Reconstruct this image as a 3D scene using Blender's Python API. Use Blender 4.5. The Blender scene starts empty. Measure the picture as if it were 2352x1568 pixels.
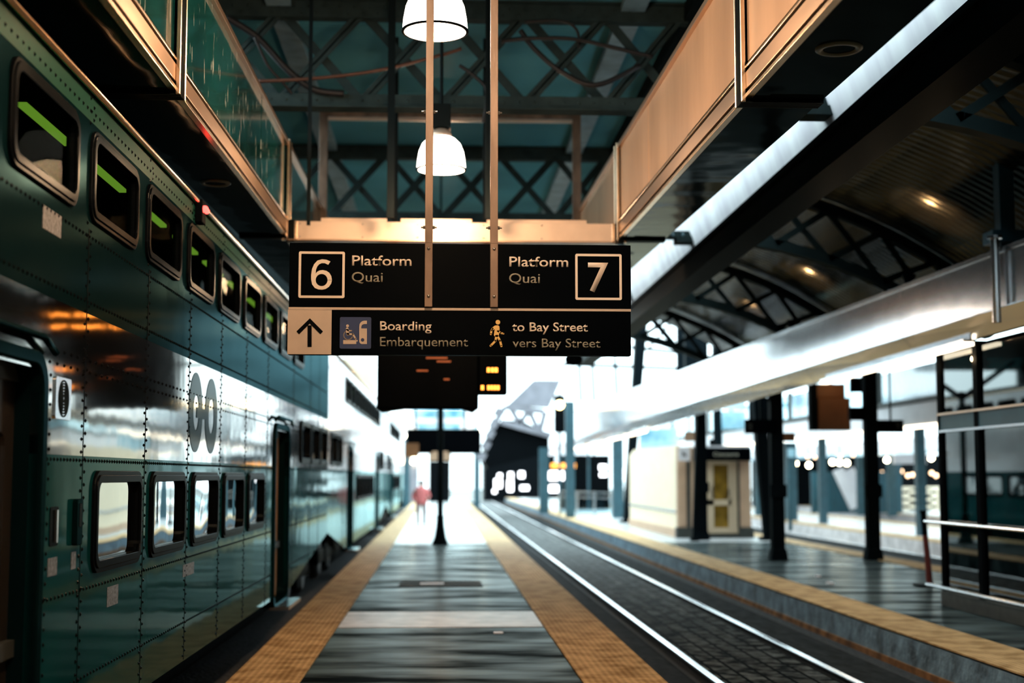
import bpy, math, random
from mathutils import Vector, Matrix
random.seed(7)
S = bpy.context.scene
COL = S.collection
R = math.radians
PI = math.pi

# ------------------------------------------------------------------ camera
EYE = Vector((0, 0, 1.95))
PSI, TH, FP = R(2.896), R(5.386), 3266.67
RT = Vector((math.cos(PSI), -math.sin(PSI), 0))
FW = Vector((math.sin(PSI) * math.cos(TH), math.cos(PSI) * math.cos(TH), math.sin(TH)))
UP = RT.cross(FW)


def at(px, py, Y):
    """world point at distance Y down the platform seen at photo pixel px,py"""
    d = FW * FP + RT * (px - 1176) + UP * (784 - py)
    return EYE + d * (Y / d.y)


cd = bpy.data.cameras.new('camera')
cam = bpy.data.objects.new('camera', cd)
COL.objects.link(cam)
cam.location = EYE
cam.rotation_euler = (R(90) + TH, 0, -PSI)
cd.lens, cd.sensor_width = 50, 36
cd.clip_end = 1000
cd.dof.use_dof = True
cd.dof.focus_distance = 11.2
cd.dof.aperture_fstop = 0.95
S.camera = cam

S.view_settings.view_transform = 'Standard'
S.view_settings.look = 'None'
S.view_settings.exposure = 0.0
S.view_settings.gamma = 1.0
S.view_settings.use_curve_mapping = False
S.cycles.use_denoising = True
S.cycles.max_bounces = 7
S.cycles.diffuse_bounces = 3
S.cycles.glossy_bounces = 4
S.cycles.transparent_max_bounces = 8
S.cycles.sample_clamp_indirect = 6.0
S.cycles.caustics_reflective = False
S.cycles.caustics_refractive = False

# ------------------------------------------------------------------ materials


def mat(name, base, rough=0.5, metal=0.0, var=0.0, vscale=3.0, bump=0.0, bscale=8.0, stretch=(1, 1, 1),
        coat=0.0, spec=0.5, rvar=0.0, var2=None):
    m = bpy.data.materials.new(name)
    m.use_nodes = True
    nt = m.node_tree
    b = nt.nodes['Principled BSDF']
    b.inputs['Base Color'].default_value = (*base, 1)
    b.inputs['Roughness'].default_value = rough
    b.inputs['Metallic'].default_value = metal
    b.inputs['Coat Weight'].default_value = coat
    b.inputs['Coat Roughness'].default_value = 0.05
    b.inputs['Specular IOR Level'].default_value = spec
    tc = nt.nodes.new('ShaderNodeTexCoord')
    mp = nt.nodes.new('ShaderNodeMapping')
    mp.inputs['Scale'].default_value = stretch
    nt.links.new(tc.outputs['Object'], mp.inputs['Vector'])
    if var or rvar:
        n = nt.nodes.new('ShaderNodeTexNoise')
        n.inputs['Scale'].default_value = vscale
        n.inputs['Detail'].default_value = 5
        nt.links.new(mp.outputs['Vector'], n.inputs['Vector'])
        cr = nt.nodes.new('ShaderNodeValToRGB')
        cr.color_ramp.elements[0].position = 0.32
        cr.color_ramp.elements[1].position = 0.68
        lo = tuple(c * (1 - var) for c in base)
        hi = var2 if var2 else tuple(min(1, c * (1 + var)) for c in base)
        cr.color_ramp.elements[0].color = (*lo, 1)
        cr.color_ramp.elements[1].color = (*hi, 1)
        nt.links.new(n.outputs['Fac'], cr.inputs['Fac'])
        if var:
            nt.links.new(cr.outputs['Color'], b.inputs['Base Color'])
        if rvar:
            mr = nt.nodes.new('ShaderNodeMapRange')
            mr.inputs['From Min'].default_value = 0.3
            mr.inputs['From Max'].default_value = 0.7
            mr.inputs['To Min'].default_value = max(0.03, rough - rvar)
            mr.inputs['To Max'].default_value = min(1, rough + rvar)
            nt.links.new(n.outputs['Fac'], mr.inputs['Value'])
            nt.links.new(mr.outputs['Result'], b.inputs['Roughness'])
    if bump:
        n2 = nt.nodes.new('ShaderNodeTexNoise')
        n2.inputs['Scale'].default_value = bscale
        n2.inputs['Detail'].default_value = 2
        nt.links.new(mp.outputs['Vector'], n2.inputs['Vector'])
        bp = nt.nodes.new('ShaderNodeBump')
        bp.inputs['Strength'].default_value = 1.0
        bp.inputs['Distance'].default_value = bump
        nt.links.new(n2.outputs['Fac'], bp.inputs['Height'])
        nt.links.new(bp.outputs['Normal'], b.inputs['Normal'])
    return m


def emat(name, col, strength):
    m = bpy.data.materials.new(name)
    m.use_nodes = True
    nt = m.node_tree
    b = nt.nodes['Principled BSDF']
    b.inputs['Base Color'].default_value = (*[min(1, c) for c in col], 1)
    b.inputs['Emission Color'].default_value = (*col, 1)
    b.inputs['Emission Strength'].default_value = strength
    return m


def glassmat(name, tint, expo, scale, f0, rough=0.02, bump=0.0, bscale=2.0):
    m = bpy.data.materials.new(name)
    m.use_nodes = True
    nt = m.node_tree
    nt.nodes.remove(nt.nodes['Principled BSDF'])
    out = nt.nodes['Material Output']
    tr = nt.nodes.new('ShaderNodeBsdfTransparent')
    tr.inputs['Color'].default_value = (*tint, 1)
    gl = nt.nodes.new('ShaderNodeBsdfGlossy')
    gl.inputs['Roughness'].default_value = rough
    gl.inputs['Color'].default_value = (0.95, 0.97, 0.96, 1)
    lw = nt.nodes.new('ShaderNodeLayerWeight')
    pw = nt.nodes.new('ShaderNodeMath')
    pw.operation = 'POWER'
    nt.links.new(lw.outputs['Facing'], pw.inputs[0])
    pw.inputs[1].default_value = expo
    fr = nt.nodes.new('ShaderNodeMath')
    fr.operation = 'MULTIPLY_ADD'
    fr.use_clamp = True
    nt.links.new(pw.outputs[0], fr.inputs[0])
    fr.inputs[1].default_value = scale
    fr.inputs[2].default_value = f0
    mx = nt.nodes.new('ShaderNodeMixShader')
    nt.links.new(fr.outputs[0], mx.inputs['Fac'])
    nt.links.new(tr.outputs['BSDF'], mx.inputs[1])
    nt.links.new(gl.outputs['BSDF'], mx.inputs[2])
    nt.links.new(mx.outputs['Shader'], out.inputs['Surface'])
    if bump:
        tc = nt.nodes.new('ShaderNodeTexCoord')
        n2 = nt.nodes.new('ShaderNodeTexNoise')
        n2.inputs['Scale'].default_value = bscale
        n2.inputs['Detail'].default_value = 0
        nt.links.new(tc.outputs['Object'], n2.inputs['Vector'])
        bp = nt.nodes.new('ShaderNodeBump')
        bp.inputs['Distance'].default_value = bump
        nt.links.new(n2.outputs['Fac'], bp.inputs['Height'])
        nt.links.new(bp.outputs['Normal'], gl.inputs['Normal'])
    return m


def patmat(name, base, dark, kind, rough=0.6):
    """kind: 'domes' = raised dots in rows, 'planks' = long boards along y"""
    m = mat(name, base, rough)
    nt = m.node_tree
    b = nt.nodes['Principled BSDF']
    b.inputs['Specular IOR Level'].default_value = 0.12
    tc = nt.nodes.new('ShaderNodeTexCoord')
    bp = nt.nodes.new('ShaderNodeBump')
    mx = nt.nodes.new('ShaderNodeMixRGB')
    if kind == 'domes':
        vals = []
        for ax in ('X', 'Y'):
            w = nt.nodes.new('ShaderNodeTexWave')
            w.bands_direction = ax
            w.inputs['Scale'].default_value = 0.314 / 0.066 if ax == 'X' else 0.314 / 0.066
            nt.links.new(tc.outputs['Object'], w.inputs['Vector'])
            vals.append(w)
        mu = nt.nodes.new('ShaderNodeMath')
        mu.operation = 'MULTIPLY'
        nt.links.new(vals[0].outputs['Fac'], mu.inputs[0])
        nt.links.new(vals[1].outputs['Fac'], mu.inputs[1])
        fac = mu.outputs[0]
        bp.inputs['Distance'].default_value = 0.008
        noise = nt.nodes.new('ShaderNodeTexNoise')
        noise.inputs['Scale'].default_value = 3
        noise.inputs['Detail'].default_value = 6
        nt.links.new(tc.outputs['Object'], noise.inputs['Vector'])
        mr = nt.nodes.new('ShaderNodeMapRange')
        mr.inputs['From Min'].default_value = 0.35
        mr.inputs['From Max'].default_value = 0.6
        nt.links.new(noise.outputs['Fac'], mr.inputs['Value'])
        ad = nt.nodes.new('ShaderNodeMath')
        ad.operation = 'MULTIPLY_ADD'
        ad.use_clamp = True
        nt.links.new(fac, ad.inputs[0])
        ad.inputs[1].default_value = 0.55
        ml = nt.nodes.new('ShaderNodeMath')
        ml.operation = 'MULTIPLY'
        nt.links.new(mr.outputs['Result'], ml.inputs[0])
        ml.inputs[1].default_value = 0.5
        nt.links.new(ml.outputs[0], ad.inputs[2])
        nt.links.new(ad.outputs[0], mx.inputs['Fac'])
    else:
        br = nt.nodes.new('ShaderNodeTexBrick')
        mp = nt.nodes.new('ShaderNodeMapping')
        mp.inputs['Rotation'].default_value = (0, 0, R(90))
        nt.links.new(tc.outputs['Object'], mp.inputs['Vector'])
        nt.links.new(mp.outputs['Vector'], br.inputs['Vector'])
        br.inputs['Scale'].default_value = 1
        br.inputs['Brick Width'].default_value = 6.5
        br.inputs['Row Height'].default_value = 0.24
        br.inputs['Mortar Size'].default_value = 0.022
        br.inputs['Color1'].default_value = (1, 1, 1, 1)
        br.inputs['Color2'].default_value = (0.55, 0.55, 0.55, 1)
        br.inputs['Mortar'].default_value = (0, 0, 0, 1)
        noise = nt.nodes.new('ShaderNodeTexNoise')
        noise.inputs['Scale'].default_value = 5
        noise.inputs['Detail'].default_value = 6
        nt.links.new(tc.outputs['Object'], noise.inputs['Vector'])
        mu = nt.nodes.new('ShaderNodeMath')
        mu.operation = 'MULTIPLY'
        nr = nt.nodes.new('ShaderNodeMapRange')
        nr.inputs['From Min'].default_value = 0.38
        nr.inputs['From Max'].default_value = 0.66
        nt.links.new(noise.outputs['Fac'], nr.inputs['Value'])
        nt.links.new(br.outputs['Color'], mu.inputs[0])
        nt.links.new(nr.outputs['Result'], mu.inputs[1])
        fac = mu.outputs[0]
        bp.inputs['Distance'].default_value = 0.05
        nt.links.new(fac, mx.inputs['Fac'])
    mx.inputs['Color1'].default_value = (*dark, 1)
    mx.inputs['Color2'].default_value = (*base, 1)
    nt.nodes.remove(b)
    df = nt.nodes.new('ShaderNodeBsdfDiffuse')
    gl = nt.nodes.new('ShaderNodeBsdfGlossy')
    gl.inputs['Roughness'].default_value = 0.4
    lw = nt.nodes.new('ShaderNodeLayerWeight')
    pw = nt.nodes.new('ShaderNodeMath')
    pw.operation = 'POWER'
    nt.links.new(lw.outputs['Facing'], pw.inputs[0])
    pw.inputs[1].default_value = 24
    ml = nt.nodes.new('ShaderNodeMath')
    ml.operation = 'MULTIPLY'
    nt.links.new(pw.outputs[0], ml.inputs[0])
    ml.inputs[1].default_value = 0.3
    ms = nt.nodes.new('ShaderNodeMixShader')
    nt.links.new(ml.outputs[0], ms.inputs['Fac'])
    nt.links.new(df.outputs['BSDF'], ms.inputs[1])
    nt.links.new(gl.outputs['BSDF'], ms.inputs[2])
    nt.links.new(ms.outputs['Shader'], nt.nodes['Material Output'].inputs['Surface'])
    nt.links.new(mx.outputs['Color'], df.inputs['Color'])
    nt.links.new(fac, bp.inputs['Height'])
    nt.links.new(bp.outputs['Normal'], df.inputs['Normal'])
    nt.links.new(bp.outputs['Normal'], gl.inputs['Normal'])
    return m


def paint(name, base, expo, scale, rough, bump=0.004, bscale=1.1, var=0.2, stretch=(1, 1, 1), detail=1, lo=0.0, hi=1.0, diffbump=False, f0=0.006, wet=False, sheen=(0.9, 0.95, 0.93)):
    """car paint: matt colour under a lacquer that mirrors more and more towards grazing view"""
    m = bpy.data.materials.new(name)
    m.use_nodes = True
    nt = m.node_tree
    nt.nodes.remove(nt.nodes['Principled BSDF'])
    out = nt.nodes['Material Output']
    df = nt.nodes.new('ShaderNodeBsdfDiffuse')
    gl = nt.nodes.new('ShaderNodeBsdfGlossy')
    gl.inputs['Roughness'].default_value = rough
    gl.inputs['Color'].default_value = (*sheen, 1)
    lw = nt.nodes.new('ShaderNodeLayerWeight')
    pw = nt.nodes.new('ShaderNodeMath')
    pw.operation = 'POWER'
    nt.links.new(lw.outputs['Facing'], pw.inputs[0])
    pw.inputs[1].default_value = expo
    ml = nt.nodes.new('ShaderNodeMath')
    ml.operation = 'MULTIPLY_ADD'
    nt.links.new(pw.outputs[0], ml.inputs[0])
    ml.inputs[1].default_value = scale
    ml.inputs[2].default_value = f0
    mx = nt.nodes.new('ShaderNodeMixShader')
    wt = nt.nodes.new('ShaderNodeMath')
    wt.operation = 'MULTIPLY'
    wt.inputs[1].default_value = 1
    nt.links.new(ml.outputs[0], wt.inputs[0])
    nt.links.new(wt.outputs[0], mx.inputs['Fac'])
    nt.links.new(df.outputs['BSDF'], mx.inputs[1])
    nt.links.new(gl.outputs['BSDF'], mx.inputs[2])
    nt.links.new(mx.outputs['Shader'], out.inputs['Surface'])
    tc = nt.nodes.new('ShaderNodeTexCoord')
    n = nt.nodes.new('ShaderNodeTexNoise')
    n.inputs['Scale'].default_value = bscale
    n.inputs['Detail'].default_value = detail
    mp = nt.nodes.new('ShaderNodeMapping')
    mp.inputs['Scale'].default_value = stretch
    nt.links.new(tc.outputs['Object'], mp.inputs['Vector'])
    nt.links.new(mp.outputs['Vector'], n.inputs['Vector'])
    bp = nt.nodes.new('ShaderNodeBump')
    bp.inputs['Distance'].default_value = bump
    nt.links.new(n.outputs['Fac'], bp.inputs['Height'])
    nt.links.new(bp.outputs['Normal'], gl.inputs['Normal'])
    if diffbump:
        nt.links.new(bp.outputs['Normal'], df.inputs['Normal'])
    cr = nt.nodes.new('ShaderNodeValToRGB')
    cr.color_ramp.elements[0].position = lo
    cr.color_ramp.elements[1].position = hi
    cr.color_ramp.elements[0].color = (*[c * (1 - var) for c in base], 1)
    cr.color_ramp.elements[1].color = (*[c * (1 + var) for c in base], 1)
    nt.links.new(n.outputs['Fac'], cr.inputs['Fac'])
    nt.links.new(cr.outputs['Color'], df.inputs['Color'])
    if wet:
        wr = nt.nodes.new('ShaderNodeMapRange')
        wr.inputs['From Min'].default_value = 0.38
        wr.inputs['From Max'].default_value = 0.62
        wr.inputs['To Min'].default_value = 0.12
        wr.inputs['To Max'].default_value = 1.4
        nt.links.new(n.outputs['Fac'], wr.inputs['Value'])
        nt.links.new(wr.outputs['Result'], wt.inputs[1])
    return m


def translucent(name, col, var):
    m = mat(name, col, 0.8, 0, var, 1.6, 0, 1, (1, 1.8, 0.12), spec=0.0)
    nt = m.node_tree
    b = nt.nodes['Principled BSDF']
    src = b.inputs['Base Color'].links[0].from_socket
    tl = nt.nodes.new('ShaderNodeBsdfTranslucent')
    nt.links.new(src, tl.inputs['Color'])
    mx = nt.nodes.new('ShaderNodeMixShader')
    mx.inputs['Fac'].default_value = 0.9
    nt.links.new(b.outputs['BSDF'], mx.inputs[1])
    nt.links.new(tl.outputs['BSDF'], mx.inputs[2])
    nt.links.new(mx.outputs['Shader'], nt.nodes['Material Output'].inputs['Surface'])
    return m


M = dict(
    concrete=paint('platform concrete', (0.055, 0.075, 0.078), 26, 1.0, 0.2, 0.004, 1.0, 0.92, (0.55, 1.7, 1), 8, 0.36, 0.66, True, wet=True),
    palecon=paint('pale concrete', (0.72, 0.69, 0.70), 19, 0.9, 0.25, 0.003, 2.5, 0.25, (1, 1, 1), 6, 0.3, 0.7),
    daylitcon=paint('daylit platform concrete', (0.52, 0.53, 0.54), 19, 0.9, 0.25, 0.003, 1.5, 0.3, (1, 1, 1), 4),  # paler outdoor concrete with daylight put into its tone
    kerb=mat('kerb concrete', (0.12, 0.20, 0.26), 0.6, 0, 0.6, 3, 0.02, 9),
    tactile=patmat('tactile paving', (0.86, 0.60, 0.31), (0.30, 0.18, 0.075), 'domes'),
    planks=patmat('track boards', (0.15, 0.175, 0.175), (0.004, 0.006, 0.007), 'planks', 0.42),
    ballast=mat('ballast', (0.018, 0.022, 0.024), 0.9, 0, 0.8, 14, 0.06, 16),
    gravel=mat('pale ballast', (0.22, 0.23, 0.22), 0.9, 0, 0.6, 9, 0.06, 12),
    rail=mat('polished rail steel', (0.9, 0.92, 0.95), 0.24, 1.0),
    railside=mat('rail web', (0.03, 0.035, 0.04), 0.6, 0.4),
    black=paint('black paint', (0.003, 0.004, 0.005), 8, 0.10, 0.3, 0.0, f0=0.001),
    signblack=paint('sign face black', (0.0012, 0.002, 0.003), 8, 0.08, 0.25, 0.0, f0=0.001),
    cream=mat('cream lettering', (0.92, 0.78, 0.64), 0.5),
    greyfr=mat('grey green lettering', (0.33, 0.31, 0.24), 0.5),
    panelcream=mat('arrow panel', (0.62, 0.50, 0.39), 0.5, 0, 0.05, 6),
    blue=mat('pictogram blue', (0.006, 0.026, 0.11), 0.4, 0, 0.05, 6),
    yellow=mat('pictogram yellow', (0.95, 0.60, 0.18), 0.5),
    tube=mat('painted steel tube', (0.22, 0.15, 0.105), 0.45, 0.1, 0.35, 6, 0.002, 30, (1, 1, 0.3), spec=0.3),
    bolt=mat('bolt steel', (0.5, 0.45, 0.4), 0.3, 0.9),
    bronze=mat('satin bronze metal', (0.50, 0.33, 0.21), 0.3, 0.85, 0.12, 2, 0.0015, 5, (1, 0.3, 3)),
    brass=mat('bright trim', (0.85, 0.62, 0.42), 0.22, 0.95, 0.1, 4),
    steelside=paint('side truss steel', (0.012, 0.021, 0.022), 8, 0.10, 0.4, 0.0, 3),
    rust=mat('rust', (0.20, 0.10, 0.04), 0.8, 0, 0.5, 3, spec=0.1),
    planksdark=mat('dark boards', (0.012, 0.015, 0.016), 0.9, 0, 0.6, 6, 0.02, 12, (1, 0.3, 1), spec=0.05),
    rubber=paint('ribbed rubber', (0.003, 0.005, 0.005), 6, 0.15, 0.3, 0.0),
    tealglass=mat('teal cladding', (0.007, 0.085, 0.083), 0.12, 0.1, 0.5, 1.2, 0.002, 2.2, (1, 1, 0.4), coat=0.6),
    greypaint=mat('grey steel paint', (0.22, 0.22, 0.25), 0.6, 0, 0.15, 2, spec=0.2),
    peach=mat('peach cladding', (0.80, 0.49, 0.29), 0.26, 0.35, 0.18, 1.2, 0.001, 2, (1, 1, 0.3)),
    beam=mat('cream beam', (0.80, 0.62, 0.47), 0.35, 0.2, 0.08, 3),
    soffit=paint('dark soffit panel', (0.004, 0.009, 0.010), 9, 0.6, 0.08, 0.010, 1.6),
    speaker=mat('speaker ring', (0.10, 0.12, 0.08), 0.5),
    deck=paint('corrugated deck', (0.12, 0.40, 0.48), 8, 0.15, 0.3, 0.0, 0.5, 0.55),
    deckside=mat('side bay deck', (0.05, 0.052, 0.036), 0.22, 0.75, 0.3, 0.8),
    steel=paint('truss steel', (0.034, 0.055, 0.055), 8, 0.12, 0.4, 0.002, 6, 0.4),
    steeldark=paint('dark truss steel', (0.006, 0.010, 0.011), 8, 0.10, 0.4, 0.0, 3),
    palegirder=mat('pale girder', (0.25, 0.38, 0.42), 0.5, 0, 0.25, 3, spec=0.2),
    upstand=translucent('slot glazing', (0.97, 0.95, 0.98), 0.12),
    cable=mat('black cable', (0.012, 0.010, 0.010), 0.5),
    redcable=mat('rusty conduit', (0.12, 0.05, 0.03), 0.4, 0.3),
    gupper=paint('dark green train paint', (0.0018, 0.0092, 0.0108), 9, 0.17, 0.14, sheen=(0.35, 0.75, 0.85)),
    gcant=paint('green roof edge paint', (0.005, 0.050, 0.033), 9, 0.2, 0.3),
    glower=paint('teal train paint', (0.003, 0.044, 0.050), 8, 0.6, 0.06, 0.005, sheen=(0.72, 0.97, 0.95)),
    silver=mat('stainless train band', (0.27, 0.245, 0.20), 0.06, 1.0, 0.12, 1.2, 0.0035, 1.15),
    farglare=mat('white train side glare', (0.70, 0.70, 0.72), 0.2, 0.2, 0.08, 1, 0.004, 1.2, coat=0.4),  # bright reflections on the far cars put into the colour
    logo=paint('logo green', (0.002, 0.016, 0.022), 8, 0.35, 0.1),
    traininside=mat('train interior', (0.02, 0.026, 0.022), 0.7),
    seat=mat('train seat cloth', (0.02, 0.05, 0.05), 0.8, 0, 0.3, 9),
    framerubber=paint('window rubber', (0.003, 0.004, 0.005), 9, 0.25, 0.2, 0.0, 3, 0.1),
    tglass=glassmat('train window glass', (0.62, 0.72, 0.66), 16, 0.1, 0.0005, 0.02, 0.008, 1.6),
    tglasslow=glassmat('lower window glass', (0.14, 0.17, 0.17), 1.6, 0.85, 0.05, 0.02, 0.006, 1.5),
    bglass=glassmat('green building glass', (0.09, 0.21, 0.21), 3, 0.55, 0.03, 0.02),
    clear=glassmat('clear glass', (0.75, 0.88, 0.92), 4, 0.6, 0.03),
    doorwarm=mat('door leaf beige warm glow', (0.62, 0.36, 0.18), 0.4, 0.2, 0.1, 3),  # beige leaf with the lit interior's warm tone put into it
    doordark=mat('door leaf dark', (0.022, 0.018, 0.014), 0.4, 0.2, 0.2, 3),
    sticker=mat('pale sticker', (0.12, 0.13, 0.14), 0.5, 0, 0.6, 40, spec=0.2),
    aluminium=mat('brushed aluminium', (0.62, 0.64, 0.66), 0.2, 0.95, 0.1, 2, 0.003, 1.4),
    fascia=mat('polished fascia metal', (0.82, 0.83, 0.86), 0.15, 0.92, 0.06, 1, 0.0025, 0.9),
    column=paint('column black paint', (0.004, 0.007, 0.009), 8, 0.12, 0.35, 0.002, 14, f0=0.001),
    bluesteel=mat('blue grey strut', (0.02, 0.075, 0.10), 0.5, 0, 0.2, 3),
    boothwall=mat('booth cream cladding', (0.90, 0.78, 0.58), 0.6, 0, 0.06, 2),
    boothtrim=mat('booth tan trim', (0.58, 0.39, 0.26), 0.6, 0, 0.08, 3),
    boothdoor=mat('booth door paint', (0.64, 0.51, 0.35), 0.5, 0, 0.05, 3),
    boothglass=mat('amber door glass', (0.22, 0.13, 0.02), 0.12, 0, 0.6, 2.2, coat=0.5),
    plinth=mat('dark plinth', (0.03, 0.035, 0.03), 0.7, 0, 0.3, 6),
    white=mat('white panel', (0.80, 0.80, 0.84), 0.5, 0, 0.05, 2),
    cyan=mat('cyan glass', (0.02, 0.42, 0.66), 0.15, 0, 0.55, 0.7, coat=0.6, var2=(0.6, 0.85, 0.95)),
    hoarding=mat('teal hoarding', (0.012, 0.075, 0.10), 0.6, 0, 0.25, 1),
    brown=mat('brown panel', (0.20, 0.085, 0.03), 0.5, 0, 0.3, 0.8),
    redpost=mat('dark red post', (0.10, 0.012, 0.008), 0.45, 0, 0.2, 6),
    skin=mat('skin', (0.55, 0.33, 0.25), 0.6),
    hair=mat('dark hair', (0.012, 0.009, 0.008), 0.6),
    jacket=mat('pink jacket', (0.62, 0.17, 0.17), 0.8, 0, 0.15, 8),
    trousers=mat('pale trousers', (0.30, 0.25, 0.26), 0.8, 0, 0.15, 8),
    shoe=mat('dark shoe', (0.03, 0.03, 0.03), 0.6),
    lampcap=mat('lamp cap', (0.75, 0.55, 0.42), 0.35, 0.5),
    lampglow=emat('lamp refractor', (1.0, 0.90, 0.78), 7.0),
    lampwarm=emat('warm strip lamp', (1.0, 0.84, 0.62), 5.0),
    bulb=emat('festoon bulb', (1.0, 0.85, 0.55), 26.0),
    tubegreen=emat('train ceiling tube', (0.40, 0.68, 0.06), 0.6),
    led=emat('orange board digits', (1.0, 0.30, 0.04), 5.0),
    leddim=emat('dim board digits', (0.5, 0.12, 0.03), 0.25),
    redlamp=emat('red marker lens', (1.0, 0.05, 0.04), 7.0),
    signal=emat('amber signal lens', (1.0, 0.70, 0.25), 30.0),
    winlit=emat('lit window', (0.95, 0.95, 1.0), 6.0),
    orangelit=emat('orange lit sign', (1.0, 0.38, 0.05), 3.0),
    shopglow=emat('warm shop light', (1.0, 0.62, 0.36), 5.0),
)



def scuffs(m):
    """pale scratches and drip marks running down a glossy sheet"""
    nt = m.node_tree
    b = nt.nodes['Principled BSDF']
    src = b.inputs['Base Color'].links[0].from_socket
    tc = nt.nodes.new('ShaderNodeTexCoord')
    mp = nt.nodes.new('ShaderNodeMapping')
    mp.inputs['Scale'].default_value = (1, 9, 1.6)
    mp.inputs['Rotation'].default_value = (R(14), 0, 0)
    nt.links.new(tc.outputs['Object'], mp.inputs['Vector'])
    n = nt.nodes.new('ShaderNodeTexNoise')
    n.inputs['Scale'].default_value = 2.2
    n.inputs['Detail'].default_value = 9
    nt.links.new(mp.outputs['Vector'], n.inputs['Vector'])
    r = nt.nodes.new('ShaderNodeMapRange')
    r.inputs['From Min'].default_value = 0.635
    r.inputs['From Max'].default_value = 0.67
    nt.links.new(n.outputs['Fac'], r.inputs['Value'])
    mx = nt.nodes.new('ShaderNodeMixRGB')
    nt.links.new(r.outputs['Result'], mx.inputs['Fac'])
    nt.links.new(src, mx.inputs['Color1'])
    mx.inputs['Color2'].default_value = (0.75, 0.85, 0.78, 1)
    nt.links.new(mx.outputs['Color'], b.inputs['Base Color'])


scuffs(M['tealglass'])

# ------------------------------------------------------------------ mesh builder


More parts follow.
